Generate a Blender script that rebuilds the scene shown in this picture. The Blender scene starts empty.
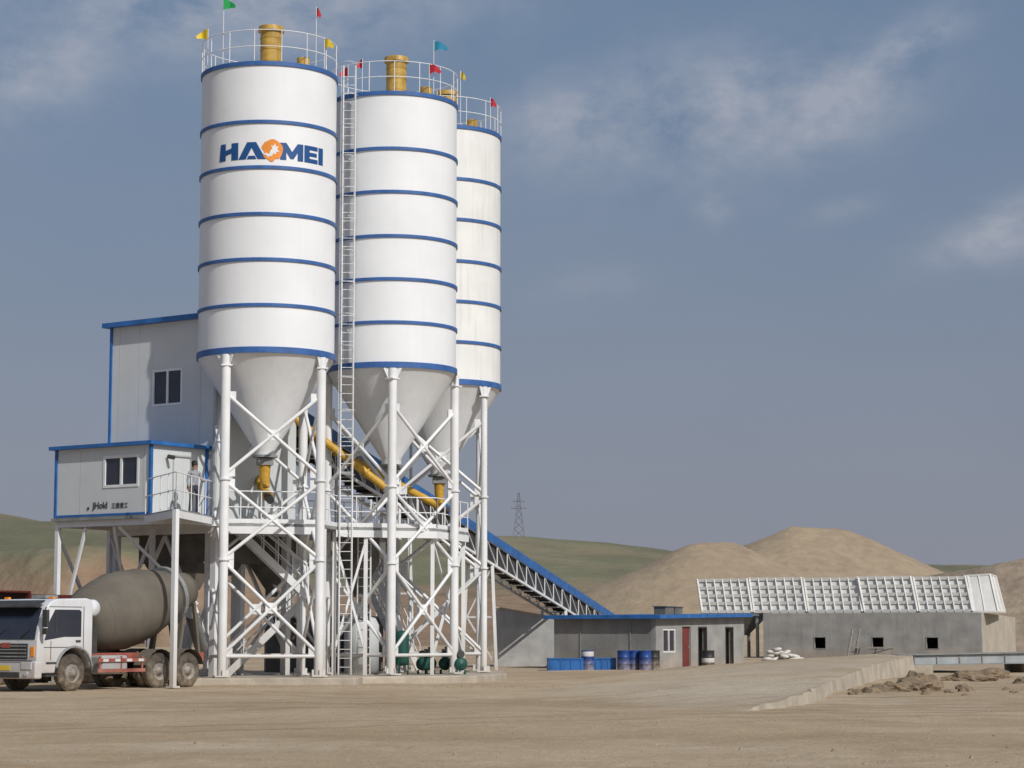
import bpy, bmesh, math, random
from mathutils import Vector, Matrix, noise
random.seed(7)
scene = bpy.context.scene
COL = scene.collection
rad = math.radians

# ------------------------------------------------------------------ materials
def nn(nt, t, **kw):
    n = nt.nodes.new(t)
    for k, v in kw.items():
        setattr(n, k, v)
    return n

def M(name, col, rough=0.6, metal=0.0, var=0.12, scale=2.0, bump=0.0, bscale=30.0,
      streak=0.0, streak_col=(0.35, 0.27, 0.18), col2=None, c2scale=0.6, c2lo=0.45, c2hi=0.6, spec=0.4, coords='Object', bdist=.05, lowdirt=None):
    m = bpy.data.materials.new(name)
    m.use_nodes = True
    nt = m.node_tree
    b = nt.nodes['Principled BSDF']
    b.inputs['Roughness'].default_value = rough
    b.inputs['Metallic'].default_value = metal
    b.inputs['Specular IOR Level'].default_value = spec
    tc = nn(nt, 'ShaderNodeTexCoord')
    g = nn(nt, 'ShaderNodeNewGeometry')
    src = g.outputs['Position'] if coords == 'World' else tc.outputs['Object']
    no = nn(nt, 'ShaderNodeTexNoise')
    no.inputs['Scale'].default_value = scale
    no.inputs['Detail'].default_value = 5
    nt.links.new(src, no.inputs['Vector'])
    mr = nn(nt, 'ShaderNodeMapRange')
    mr.inputs['From Min'].default_value = 0.3
    mr.inputs['From Max'].default_value = 0.7
    mr.inputs['To Min'].default_value = 1 - var
    mr.inputs['To Max'].default_value = 1 + var * 0.6
    nt.links.new(no.outputs['Fac'], mr.inputs['Value'])
    cur = None
    if col2 is not None:
        n2 = nn(nt, 'ShaderNodeTexNoise')
        n2.inputs['Scale'].default_value = c2scale
        n2.inputs['Detail'].default_value = 8
        n2.inputs['Roughness'].default_value = 0.6
        nt.links.new(src, n2.inputs['Vector'])
        r2 = nn(nt, 'ShaderNodeMapRange')
        r2.inputs['From Min'].default_value = c2lo
        r2.inputs['From Max'].default_value = c2hi
        nt.links.new(n2.outputs['Fac'], r2.inputs['Value'])
        mx = nn(nt, 'ShaderNodeMix', data_type='RGBA')
        mx.inputs['A'].default_value = (*col, 1)
        mx.inputs['B'].default_value = (*col2, 1)
        nt.links.new(r2.outputs['Result'], mx.inputs['Factor'])
        cur = mx.outputs['Result']
    if streak > 0:
        mp = nn(nt, 'ShaderNodeMapping')
        mp.inputs['Scale'].default_value = (5, 5, 0.35)
        nt.links.new(src, mp.inputs['Vector'])
        n3 = nn(nt, 'ShaderNodeTexNoise')
        n3.inputs['Scale'].default_value = 1.0
        n3.inputs['Detail'].default_value = 4
        nt.links.new(mp.outputs['Vector'], n3.inputs['Vector'])
        r3 = nn(nt, 'ShaderNodeMapRange')
        r3.inputs['From Min'].default_value = 0.5
        r3.inputs['From Max'].default_value = 0.8
        r3.inputs['To Max'].default_value = streak
        nt.links.new(n3.outputs['Fac'], r3.inputs['Value'])
        mx = nn(nt, 'ShaderNodeMix', data_type='RGBA')
        if cur: nt.links.new(cur, mx.inputs['A'])
        else: mx.inputs['A'].default_value = (*col, 1)
        mx.inputs['B'].default_value = (*streak_col, 1)
        nt.links.new(r3.outputs['Result'], mx.inputs['Factor'])
        cur = mx.outputs['Result']
    if lowdirt:
        # road dust: stronger near the ground, broken up by noise
        top, amt = lowdirt
        sz = nn(nt, 'ShaderNodeSeparateXYZ'); nt.links.new(g.outputs['Position'], sz.inputs[0])
        rz_ = nn(nt, 'ShaderNodeMapRange'); rz_.inputs['From Min'].default_value = top; rz_.inputs['From Max'].default_value = 0.2
        rz_.inputs['To Max'].default_value = amt*1.8
        nt.links.new(sz.outputs['Z'], rz_.inputs['Value'])
        mu = nn(nt, 'ShaderNodeMath', operation='MULTIPLY'); mu.use_clamp = True
        nt.links.new(rz_.outputs['Result'], mu.inputs[0]); nt.links.new(no.outputs['Fac'], mu.inputs[1])
        mx = nn(nt, 'ShaderNodeMix', data_type='RGBA')
        if cur: nt.links.new(cur, mx.inputs['A'])
        else: mx.inputs['A'].default_value = (*col, 1)
        mx.inputs['B'].default_value = (0.36, 0.29, 0.21, 1)
        nt.links.new(mu.outputs[0], mx.inputs['Factor'])
        cur = mx.outputs['Result']
    vm = nn(nt, 'ShaderNodeVectorMath', operation='SCALE')
    if cur: nt.links.new(cur, vm.inputs[0])
    else: vm.inputs[0].default_value = col
    nt.links.new(mr.outputs['Result'], vm.inputs['Scale'])
    nt.links.new(vm.outputs['Vector'], b.inputs['Base Color'])
    if bump > 0:
        nb = nn(nt, 'ShaderNodeTexNoise')
        nb.inputs['Scale'].default_value = bscale
        nb.inputs['Detail'].default_value = 5
        nt.links.new(src, nb.inputs['Vector'])
        bp = nn(nt, 'ShaderNodeBump')
        bp.inputs['Strength'].default_value = bump
        bp.inputs['Distance'].default_value = bdist
        nt.links.new(nb.outputs['Fac'], bp.inputs['Height'])
        nt.links.new(bp.outputs['Normal'], b.inputs['Normal'])
    return m

WHITE = M('white_paint', (0.74, 0.755, 0.77), 0.45, var=0.08, scale=1.5, streak=0.16, streak_col=(0.42, 0.37, 0.31), lowdirt=(2.2,.55))
SILOW = M('silo_white_paint', (0.77, 0.79, 0.81), 0.36, var=0.045, scale=0.8, streak=0.08, streak_col=(0.5, 0.48, 0.45), bump=0.12, bscale=1.0)
SILOD = M('silo_weathered_paint', (0.75, 0.76, 0.75), 0.5, var=0.07, scale=0.9, streak=0.34, streak_col=(0.45, 0.40, 0.31), bump=0.08, bscale=1.2)
CONEW = M('hopper_paint', (0.70, 0.72, 0.74), 0.5, var=0.07, scale=0.9, streak=0.15, streak_col=(0.42, 0.4, 0.36))
BLUE = M('blue_paint', (0.04, 0.12, 0.34), 0.5, var=0.2, scale=3)
BLUE2 = M('blue_roof_sheet', (0.025, 0.13, 0.38), 0.45, var=0.25, scale=2)
YEL = M('yellow_paint', (0.55, 0.32, 0.04), 0.5, var=0.3, scale=4)
VENT = M('vent_yellow', (0.46, 0.29, 0.06), 0.5, var=0.3, scale=4, streak=0.6, streak_col=(0.15, 0.09, 0.04))
PANEL = M('sandwich_panel', (0.58, 0.61, 0.62), 0.5, var=0.05, scale=1.0, streak=0.10, streak_col=(0.42, 0.4, 0.35))
JOINT = M('panel_joint_grey', (0.40, 0.42, 0.43), 0.6)
DARK = M('dark_steel', (0.05, 0.05, 0.05), 0.6, var=0.3, scale=4)
GREYST = M('grey_steel', (0.24, 0.25, 0.25), 0.6, var=0.25, scale=3)
MIXST = M('dusty_mixer_steel', (0.15, 0.14, 0.125), 0.8, var=0.3, scale=2, bump=0.2, bscale=10)
GLASS = M('window_glass', (0.03, 0.035, 0.05), 0.12, var=0.2, scale=2, spec=0.6)
CONC = M('shaded_cement_render', (0.23, 0.23, 0.225), 0.9, var=0.22, scale=0.9, bump=0.3, bscale=12, streak=0.3, streak_col=(0.15, 0.145, 0.14), lowdirt=(.9,.5))  # darker copy of the render, shade painted into the office side walls
CONCL = M('light_cement_render', (0.30, 0.30, 0.29), 0.9, var=0.22, scale=1.0, bump=0.3, bscale=12, streak=0.35, streak_col=(0.18, 0.17, 0.155), lowdirt=(.9,.5))  # plain lighter render; serves as the lit copy on the office
CONCB = M('sunlit_beige_cement_wall', (0.40, 0.36, 0.30), 0.9, var=0.15, scale=1.2, bump=0.3, bscale=12)  # end wall colour lightened to carry the sun on that side
BLOCK = M('grey_block_wall', (0.40, 0.40, 0.39), 0.9, var=0.2, scale=1.5, bump=0.3, bscale=10)
PAD = M('foundation_concrete', (0.42, 0.37, 0.30), 0.9, var=0.25, scale=1.5, bump=0.4, bscale=9)
RED = M('red_paint', (0.33, 0.05, 0.04), 0.6, var=0.3, lowdirt=(1.6,.5))
MAROON = M('maroon_truck_paint', (0.10, 0.022, 0.018), 0.4, var=0.2)
REDF = M('red_cloth', (0.5, 0.03, 0.05), 0.8); GRNF = M('green_cloth', (0.02, 0.30, 0.08), 0.8)
YELF = M('yellow_cloth', (0.65, 0.48, 0.03), 0.8); BLUF = M('blue_cloth', (0.03, 0.26, 0.42), 0.8)
ORNG = M('orange_paint', (0.80, 0.27, 0.03), 0.5, var=0.15)
LOGOB = M('logo_blue', (0.012, 0.075, 0.24), 0.5, var=0.1)
RUBD = M('dusty_rubber', (0.055, 0.048, 0.04), 0.9, var=0.4, scale=5, lowdirt=(1.1,.5))
RIMM = M('wheel_rim_grey', (0.22, 0.21, 0.20), 0.6, var=0.3, scale=6, lowdirt=(1.1,.5))
DRUM = M('dusty_drum', (0.135, 0.12, 0.098), 0.85, var=0.2, scale=1.1, streak=0.2, streak_col=(0.22, 0.195, 0.155))
TRW = M('truck_white', (0.66, 0.68, 0.71), 0.3, var=0.08, scale=2, streak=0.25, streak_col=(0.42, 0.37, 0.30), lowdirt=(1.9,.75))
GREEN = M('green_machine', (0.012, 0.075, 0.06), 0.5, var=0.3, scale=4)
BARB = M('blue_barrel', (0.015, 0.06, 0.25), 0.45, var=0.3, scale=6, lowdirt=(.6,.5))
BARD = M('black_barrel', (0.03, 0.03, 0.035), 0.5, var=0.3, scale=6, lowdirt=(.6,.5))
BELT = M('belt_rubber', (0.03, 0.03, 0.03), 0.9)
BINP = M('bin_white_paint', (0.62, 0.62, 0.60), 0.6, var=0.12, scale=.8, streak=0.3, streak_col=(0.40, 0.36, 0.30))
SACK = M('white_sack', (0.58, 0.56, 0.52), 0.9, var=0.2, scale=6, bump=0.4, bscale=15)
WOOD = M('weathered_wood', (0.27, 0.25, 0.22), 0.9, var=0.3, scale=6)
ROCK = M('dirt_clod', (0.22, 0.165, 0.11), 0.95, var=0.35, scale=3, bump=0.6, bscale=12)
SKIN = M('skin', (0.33, 0.19, 0.13), 0.6); HAIR = M('hair_black', (0.012, 0.01, 0.01), 0.6)
SHIRT = M('shirt_grey', (0.30, 0.31, 0.34), 0.85, var=0.2, scale=8); TROU = M('trousers_dark', (0.05, 0.05, 0.07), 0.85, var=0.2, scale=8)
PLATE = M('plate_yellow', (0.7, 0.5, 0.05), 0.5)
LAMP = M('lamp_glass', (0.5, 0.5, 0.5), 0.15, spec=0.7)
SANDP = M('sand', (0.355, 0.28, 0.19), 0.95, var=0.14, scale=0.9, bump=.6, bscale=1.6, col2=(0.30, 0.235, 0.165), c2scale=0.12, c2lo=0.40, c2hi=0.64, coords='World', bdist=.15)
SANDR = M('gravel_bank', (0.32, 0.255, 0.185), 0.95, var=0.2, scale=0.9, bump=.7, bscale=1.6, col2=(0.25, 0.20, 0.15), c2scale=0.2, c2lo=0.4, c2hi=0.62, coords='World', bdist=.2)

# ------------------------------------------------------------------ mesh builder
class MB:
    def __init__(s): s.v=[]; s.f=[]; s.m=[]; s.sm=[]
    def add(s, vs, fs, m=0, sm=False):
        o=len(s.v); s.v += [tuple(v) for v in vs]
        for f in fs:
            s.f.append(tuple(i+o for i in f)); s.m.append(m); s.sm.append(sm)
        return s
    def box(s, c, d, m=0, rz=0.0, R=None):
        hx,hy,hz=d[0]/2,d[1]/2,d[2]/2
        vs=[Vector((x,y,z)) for x in(-hx,hx) for y in(-hy,hy) for z in(-hz,hz)]
        if R is None: R=Matrix.Rotation(rz,3,'Z')
        vs=[R@v+Vector(c) for v in vs]
        return s.add(vs,[(0,1,3,2),(4,6,7,5),(0,4,5,1),(2,3,7,6),(0,2,6,4),(1,5,7,3)],m)
    def frame(s,p,q):
        p=Vector(p);q=Vector(q);a=(q-p)
        a=a.normalized()
        up=Vector((0,0,1)) if abs(a.z)<0.98 else Vector((0,1,0))
        x=a.cross(up).normalized(); y=x.cross(a).normalized()
        return p,q,a,x,y
    def beam(s,p,q,w,h=None,m=0):
        h=h or w
        p,q,a,x,y=s.frame(p,q)
        vs=[e+x*(i*w/2)+y*(j*h/2) for e in(p,q) for i,j in((-1,-1),(1,-1),(1,1),(-1,1))]
        return s.add(vs,[(3,2,1,0),(4,5,6,7),(0,1,5,4),(1,2,6,5),(2,3,7,6),(3,0,4,7)],m)
    def cyl(s,p,q,r,r2=None,n=10,m=0,cap=True):
        r2=r if r2 is None else r2
        p,q,a,x,y=s.frame(p,q)
        c=[(math.cos(2*math.pi*i/n),math.sin(2*math.pi*i/n)) for i in range(n)]
        A=[p+(x*u+y*v)*r for u,v in c]; B=[q+(x*u+y*v)*r2 for u,v in c]
        s.add(A+B,[(i,(i+1)%n,n+(i+1)%n,n+i) for i in range(n)],m,True)
        if cap:
            s.add(A,[tuple(reversed(range(n)))],m); s.add(B,[tuple(range(n))],m)
        return s
    def lathe(s,prof,o,axis,n=32,m=0,sm=True):
        p,q,a,x,y=s.frame(o,Vector(o)+Vector(axis))
        vs=[]
        for r,h in prof:
            for i in range(n):
                t=2*math.pi*i/n
                vs.append(p+a*h+(x*math.cos(t)+y*math.sin(t))*r)
        fs=[]
        for k in range(len(prof)-1):
            for i in range(n):
                j=(i+1)%n
                fs.append((k*n+i,k*n+j,(k+1)*n+j,(k+1)*n+i))
        return s.add(vs,fs,m,sm)
    def path(s,pts,r,n=6,m=0,closed=False):
        k=len(pts)
        for i in range(k if closed else k-1):
            s.cyl(pts[i],pts[(i+1)%k],r,n=n,m=m)
        return s
    def railing(s,pts,h=1.05,sp=1.1,r=0.025,kick=True,m=0,n=6):
        pts=[Vector(p) for p in pts]
        for a,b in zip(pts,pts[1:]):
            L=(b-a).length; k=max(1,round(L/sp))
            for i in range(k+1):
                p=a.lerp(b,i/k); s.cyl(p,p+Vector((0,0,h)),r,n=n,m=m)
            for f in (0.5,1.0):
                s.cyl(a+Vector((0,0,h*f)),b+Vector((0,0,h*f)),r,n=n,m=m)
            if kick: s.beam(a+Vector((0,0,.07)),b+Vector((0,0,.07)),.02,.14,m)
        return s
    def prism(s,poly,y0,y1,m=0,axis='y'):
        n=len(poly)
        f=(lambda a,b,t:(a,t,b)) if axis=='y' else ((lambda a,b,t:(a,b,t)) if axis=='z' else (lambda a,b,t:(t,a,b)))
        A=[f(a,b,y0) for a,b in poly];B=[f(a,b,y1) for a,b in poly]
        s.add(A+B,[tuple(range(n)),tuple(reversed(range(n,2*n)))]+[(i,n+i,n+(i+1)%n,(i+1)%n) for i in range(n)],m)
        return s
    def wall(s,o,dx,L,H,th,ops,m=0,H2=None):
        o=Vector(o);dx=Vector(dx);th=Vector(th);H2=H2 if H2 is not None else H
        xs=sorted({0,L}|{a for op in ops for a in op[:2]}); zs=sorted({0,1e9}|{a for op in ops for a in op[2:]})
        def P(x,z,t):
            top=H+(H2-H)*x/L
            return o+dx*x+Vector((0,0,min(z,top)))+th*t
        def isop(i,j):
            if i<0 or j<0 or i>=len(xs)-1 or j>=len(zs)-1: return True
            cx=(xs[i]+xs[i+1])/2; cz=zs[j]+.01
            return any(a<cx<b and c<=cz<d for a,b,c,d in ops)
        for i in range(len(xs)-1):
            for j in range(len(zs)-1):
                if isop(i,j): continue
                x0,x1,z0,z1=xs[i],xs[i+1],zs[j],zs[j+1]
                q=lambda t:[P(x0,z0,t),P(x1,z0,t),P(x1,z1,t),P(x0,z1,t)]
                s.add(q(0),[(0,1,2,3)],m); s.add(q(1),[(3,2,1,0)],m)
                for (di,dj,e) in((-1,0,((x0,z0),(x0,z1))),(1,0,((x1,z0),(x1,z1))),(0,-1,((x0,z0),(x1,z0))),(0,1,((x0,z1),(x1,z1)))):
                    if isop(i+di,j+dj):
                        (a,b),(c,d)=e
                        s.add([P(a,b,0),P(c,d,0),P(c,d,1),P(a,b,1)],[(0,1,2,3)],m)
        return s
    def mesh(s,name,mats):
        me=bpy.data.meshes.new(name)
        me.from_pydata(s.v,[],s.f)
        for mt in mats: me.materials.append(mt)
        me.polygons.foreach_set('material_index',s.m)
        me.polygons.foreach_set('use_smooth',s.sm)
        me.update()
        bm=bmesh.new(); bm.from_mesh(me); bmesh.ops.recalc_face_normals(bm,faces=bm.faces); bm.to_mesh(me); bm.free()
        return me
    def obj(s,name,mats,parent=None,bevel=0,**kw):
        if not isinstance(mats,(list,tuple)): mats=[mats]
        o=bpy.data.objects.new(name,s.mesh(name,mats)); COL.objects.link(o)
        if parent: o.parent=parent
        if bevel:
            b=o.modifiers.new('bevel','BEVEL'); b.width=bevel; b.segments=3; b.limit_method='ANGLE'; b.angle_limit=rad(40)
        for k,v in kw.items(): o[k]=v
        return o

def thing(name,label,cat,loc=(0,0,0),rz=0.0,group=None):
    e=bpy.data.objects.new(name,None); COL.objects.link(e)
    e.empty_display_size=0.5; e.location=loc; e.rotation_euler=(0,0,rz)
    e['label']=label; e['category']=cat
    if group: e['group']=group
    return e
def tag(o,label,cat,group=None):
    o['label']=label;o['category']=cat
    if group:o['group']=group
    return o
def copy_thing(src,loc,rz,kids=()):
    o=src.copy(); o.location=loc; o.rotation_euler=(0,0,rz); COL.objects.link(o)
    for k in [c for c in src.children]:
        kc=k.copy(); kc.parent=o; COL.objects.link(kc)
    return o
def text_obj(body,size,name,mat,parent,M4,extrude=0.004,offset=0.0):
    cu=bpy.data.curves.new(name,'FONT'); cu.body=body; cu.size=size; cu.extrude=extrude; cu.offset=offset
    cu.align_x='CENTER'; cu.align_y='CENTER'
    t=bpy.data.objects.new(name+'_tmp',cu); COL.objects.link(t)
    bpy.context.view_layer.update()
    dg=bpy.context.evaluated_depsgraph_get()
    me=bpy.data.meshes.new_from_object(t.evaluated_get(dg)); me.name=name
    bpy.data.objects.remove(t)
    me.materials.clear(); me.materials.append(mat)
    o=bpy.data.objects.new(name,me); COL.objects.link(o); o.parent=parent; o.matrix_local=M4
    return o

# ------------------------------------------------------------------ camera
cam=bpy.data.cameras.new('camera'); camo=bpy.data.objects.new('camera',cam); COL.objects.link(camo)
cam.sensor_width=36; cam.lens=2200/1024*36; cam.clip_end=20000; cam.clip_start=0.5
camo.location=(0,0,1.65); camo.rotation_euler=(rad(90)+math.atan(249/2200),0,0)
scene.camera=camo

# ------------------------------------------------------------------ light and sky
sun_h=Vector((0.60,-0.80,0)).normalized(); EL=rad(38)
tow=Vector((sun_h.x*math.cos(EL),sun_h.y*math.cos(EL),math.sin(EL)))
sl=bpy.data.lights.new('sun','SUN'); sl.energy=3.25; sl.angle=rad(0.6); sl.color=(1.0,0.965,0.91)
so=bpy.data.objects.new('sun',sl); COL.objects.link(so); so.rotation_euler=tow.to_track_quat('Z','Y').to_euler(); so.location=(20,-20,40)

w=bpy.data.worlds.new('World'); scene.world=w; w.use_nodes=True; nt=w.node_tree
nt.nodes.clear()
out=nn(nt,'ShaderNodeOutputWorld'); bg=nn(nt,'ShaderNodeBackground'); bg.inputs['Strength'].default_value=0.08
nt.links.new(bg.outputs[0],out.inputs[0])
sky=nn(nt,'ShaderNodeTexSky',sky_type='NISHITA'); sky.sun_disc=False; sky.sun_elevation=EL
sky.sun_rotation=math.atan2(sun_h.x,sun_h.y); sky.air_density=1.2; sky.dust_density=2.5; sky.ozone_density=2.0
hs=nn(nt,'ShaderNodeHueSaturation'); hs.inputs['Saturation'].default_value=0.9; hs.inputs['Value'].default_value=0.95
nt.links.new(sky.outputs[0],hs.inputs['Color'])
tc=nn(nt,'ShaderNodeTexCoord'); sep=nn(nt,'ShaderNodeSeparateXYZ'); nt.links.new(tc.outputs['Generated'],sep.inputs[0])
def mth(op,a,b=None,c=None,clamp=False):
    n=nn(nt,'ShaderNodeMath',operation=op); n.use_clamp=clamp
    for i,x in enumerate((a,b,c)):
        if x is None: continue
        if isinstance(x,(int,float)): n.inputs[i].default_value=x
        else: nt.links.new(x,n.inputs[i])
    return n.outputs[0]
az=mth('ARCTAN2',sep.outputs['X'],sep.outputs['Y']); el=mth('ARCSINE',sep.outputs['Z'])
comb=nn(nt,'ShaderNodeCombineXYZ'); nt.links.new(az,comb.inputs[0]); nt.links.new(mth('MULTIPLY',el,1.5),comb.inputs[1])
cn=nn(nt,'ShaderNodeTexNoise'); cn.inputs['Scale'].default_value=22; cn.inputs['Detail'].default_value=8; cn.inputs['Roughness'].default_value=0.62; cn.inputs['Distortion'].default_value=0.15
nt.links.new(comb.outputs[0],cn.inputs['Vector'])
cn2=nn(nt,'ShaderNodeTexNoise'); cn2.inputs['Scale'].default_value=6; cn2.inputs['Detail'].default_value=3
nt.links.new(comb.outputs[0],cn2.inputs['Vector'])
clouds=[(585,125,80,42,0.1,1.0),(710,112,120,55,0.1,1.15),(820,108,90,42,0.3,1.15),(890,62,75,20,0.45,1.15),
        (240,5,190,48,0.05,1.2),(20,85,95,40,0.3,0.95),(1035,232,85,24,0.3,1.25),(711,208,20,18,0.3,0.6),(845,212,40,12,0.2,0.35),(590,285,60,16,.1,.25)]
tot=None
for (px,py,hx,hy,tilt,stg) in clouds:
    a0=math.atan((px-512)/2200/0.98); e0=math.atan((633-py)/2200*1.01)
    da=mth('SUBTRACT',az,a0); de=mth('SUBTRACT',el,e0)
    ct,st=math.cos(tilt),math.sin(tilt)
    u=mth('MULTIPLY',mth('MULTIPLY_ADD',da,ct,mth('MULTIPLY',de,st)),2200/hx)
    v=mth('MULTIPLY',mth('SUBTRACT',mth('MULTIPLY',de,ct),mth('MULTIPLY',da,st)),2200/hy)
    d2=mth('MULTIPLY_ADD',u,u,mth('MULTIPLY',v,v))
    g=mth('MULTIPLY',mth('EXPONENT',mth('MULTIPLY',d2,-0.8)),stg)
    tot=g if tot is None else mth('MAXIMUM',tot,g)
nz=mth('MULTIPLY_ADD',cn.outputs['Fac'],3.6,-1.15)
cm=mth('MULTIPLY',tot,nz,clamp=True)
cm=mth('MULTIPLY',cm,0.50,clamp=True)
veil=mth('MULTIPLY_ADD',cn2.outputs['Fac'],0.35,-0.12,clamp=True)
cm=mth('ADD',cm,mth('MULTIPLY',veil,0.35),clamp=True)
hz=mth('SUBTRACT',1.0,mth('DIVIDE',el,0.85),clamp=True)
hz=mth('MULTIPLY',hz,0.95,clamp=True)
mh=nn(nt,'ShaderNodeMix',data_type='RGBA'); nt.links.new(hz,mh.inputs['Factor']); nt.links.new(hs.outputs[0],mh.inputs['A'])
hzc=nn(nt,'ShaderNodeMix',data_type='RGBA'); nt.links.new(mth('DIVIDE',el,0.27,clamp=True),hzc.inputs['Factor'])
hzc.inputs['A'].default_value=(3.35,3.45,4.15,1); hzc.inputs['B'].default_value=(1.75,2.65,4.3,1)
nt.links.new(hzc.outputs['Result'],mh.inputs['B'])
mc=nn(nt,'ShaderNodeMix',data_type='RGBA'); nt.links.new(cm,mc.inputs['Factor']); nt.links.new(mh.outputs['Result'],mc.inputs['A']); mc.inputs['B'].default_value=(6.0,6.1,6.7,1)
nt.links.new(mc.outputs['Result'],bg.inputs['Color'])
scene.view_settings.view_transform='Standard'; scene.view_settings.look='None'; scene.view_settings.exposure=0

# ------------------------------------------------------------------ ground
def N(x,y,z=0): return noise.noise(Vector((x,y,z)))
def groundz(x,y):
    f=max(0,min(1,(150-y)/40))*max(0,min(1,(60-abs(x))/15))
    return (N(x*.12,y*.12)*.06+N(x*.5,y*.35,3)*.03+N(x*1.1,y*.9,5)*.018+abs(N(x*.06,y*.9,9))*-.02)*f
def axis(lo,hi,step,far_lo,far_hi):
    a=[]; v=lo; 
    while v<hi: a.append(v); v+=step
    a.append(hi); s=step; v=hi
    while v<far_hi: s*=1.35; v=min(v+s,far_hi); a.append(v)
    s=step; v=lo; b=[]
    while v>far_lo: s*=1.35; v=max(v-s,far_lo); b.append(v)
    return b[::-1]+a
xs=axis(-30,30,.4,-6000,6000); ys=axis(22,115,.4,-1500,9000)
g=MB(); nx=len(xs)
vs=[(x,y,groundz(x,y)) for y in ys for x in xs]
g.add(vs,[(j*nx+i,j*nx+i+1,(j+1)*nx+i+1,(j+1)*nx+i) for j in range(len(ys)-1) for i in range(nx-1)],0,True)
def ground_material(name,fade=False):
    GM=bpy.data.materials.new(name); GM.use_nodes=True
    nt2=GM.node_tree; b2=nt2.nodes['Principled BSDF']; b2.inputs['Roughness'].default_value=.95; b2.inputs['Specular IOR Level'].default_value=.2
    geo=nn(nt2,'ShaderNodeNewGeometry')
    def gm(op,a,b=None,c=None,clamp=False):
        n=nn(nt2,'ShaderNodeMath',operation=op); n.use_clamp=clamp
        for i,x in enumerate((a,b,c)):
            if x is None: continue
            if isinstance(x,(int,float)): n.inputs[i].default_value=x
            else: nt2.links.new(x,n.inputs[i])
        return n.outputs[0]
    def gnoise(scale3,rot,det,lo,hi,ro=.6):
        mp=nn(nt2,'ShaderNodeMapping'); mp.inputs['Scale'].default_value=scale3; mp.inputs['Rotation'].default_value=(0,0,rot)
        nt2.links.new(geo.outputs['Position'],mp.inputs['Vector'])
        n=nn(nt2,'ShaderNodeTexNoise'); n.inputs['Scale'].default_value=1; n.inputs['Detail'].default_value=det; n.inputs['Roughness'].default_value=ro
        nt2.links.new(mp.outputs[0],n.inputs['Vector'])
        r=nn(nt2,'ShaderNodeMapRange'); r.inputs['From Min'].default_value=lo; r.inputs['From Max'].default_value=hi
        nt2.links.new(n.outputs['Fac'],r.inputs['Value']); return r.outputs['Result'],n.outputs['Fac']
    def gmix(f,a,b):
        m=nn(nt2,'ShaderNodeMix',data_type='RGBA'); nt2.links.new(f,m.inputs['Factor'])
        for s_,v in(('A',a),('B',b)):
            if isinstance(v,tuple): m.inputs[s_].default_value=(*v,1)
            else: nt2.links.new(v,m.inputs[s_])
        return m.outputs['Result']
    f1,_=gnoise((.07,.06,1),.1,6,.42,.58)
    f2,_=gnoise((.20,.16,1),-.2,8,.50,.62,.68)
    f3,_=gnoise((.14,.12,1),.25,8,.53,.66,.68)
    f4,h4=gnoise((1.6,1.6,1.6),0,8,.35,.75,.7)
    f5,h5=gnoise((9,9,9),0,4,.52,.72,.7)
    c=gmix(f1,(0.41,0.315,0.205),(0.50,0.40,0.28))
    c=gmix(gm('MULTIPLY',f2,.6),c,(0.335,0.25,0.16))
    c=gmix(gm('MULTIPLY',f3,.75),c,(0.57,0.48,0.36))
    sepg=nn(nt2,'ShaderNodeSeparateXYZ'); nt2.links.new(geo.outputs['Position'],sepg.inputs[0])
    X,Y=sepg.outputs['X'],sepg.outputs['Y']
    tr=None
    for (cx,cy,R) in((-60,150,112),(40,-30,92),(-10,160,108),(70,130,103),(-25,-120,172),(15,10,36)):
        dx=gm('SUBTRACT',X,cx); dy=gm('SUBTRACT',Y,cy)
        dist=gm('SQRT',gm('MULTIPLY_ADD',dx,dx,gm('MULTIPLY',dy,dy)))
        d=gm('ABSOLUTE',gm('SUBTRACT',gm('ABSOLUTE',gm('SUBTRACT',dist,R)),.95))
        k=gm('SUBTRACT',1.0,gm('DIVIDE',d,.38),clamp=True)
        tr=k if tr is None else gm('MAXIMUM',tr,k)
    tn,_=gnoise((.25,.25,1),0,5,.36,.58)
    tm=gm('MULTIPLY',tr,tn)
    c=gmix(gm('MULTIPLY',tm,.8),c,(0.30,0.225,0.145))
    c=gmix(gm('MULTIPLY',f4,.42),c,(0.29,0.215,0.14))
    c=gmix(gm('MULTIPLY',f5,.30),c,(0.20,0.15,0.105))
    if fade:
        at=nn(nt2,'ShaderNodeAttribute'); at.attribute_name='fade'
        lc=gmix(f1,(0.52,0.45,0.35),(0.45,0.38,0.285)); lc=gmix(gm('MULTIPLY',f4,.35),lc,(0.33,0.27,0.20))
        c=gmix(gm('MULTIPLY',at.outputs['Fac'],gm('MULTIPLY_ADD',f2,-.5,.9)),c,lc)
    nt2.links.new(c,b2.inputs['Base Color'])
    bp=nn(nt2,'ShaderNodeBump'); bp.inputs['Strength'].default_value=.9; bp.inputs['Distance'].default_value=.09
    hh=gm('ADD',gm('ADD',h4,gm('MULTIPLY',h5,.5)),gm('MULTIPLY',tm,-.6))
    nt2.links.new(hh,bp.inputs['Height']); nt2.links.new(bp.outputs[0],b2.inputs['Normal'])
    return GM
ground=g.obj('ground',ground_material('packed_dirt')); ground['kind']='structure'

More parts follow.
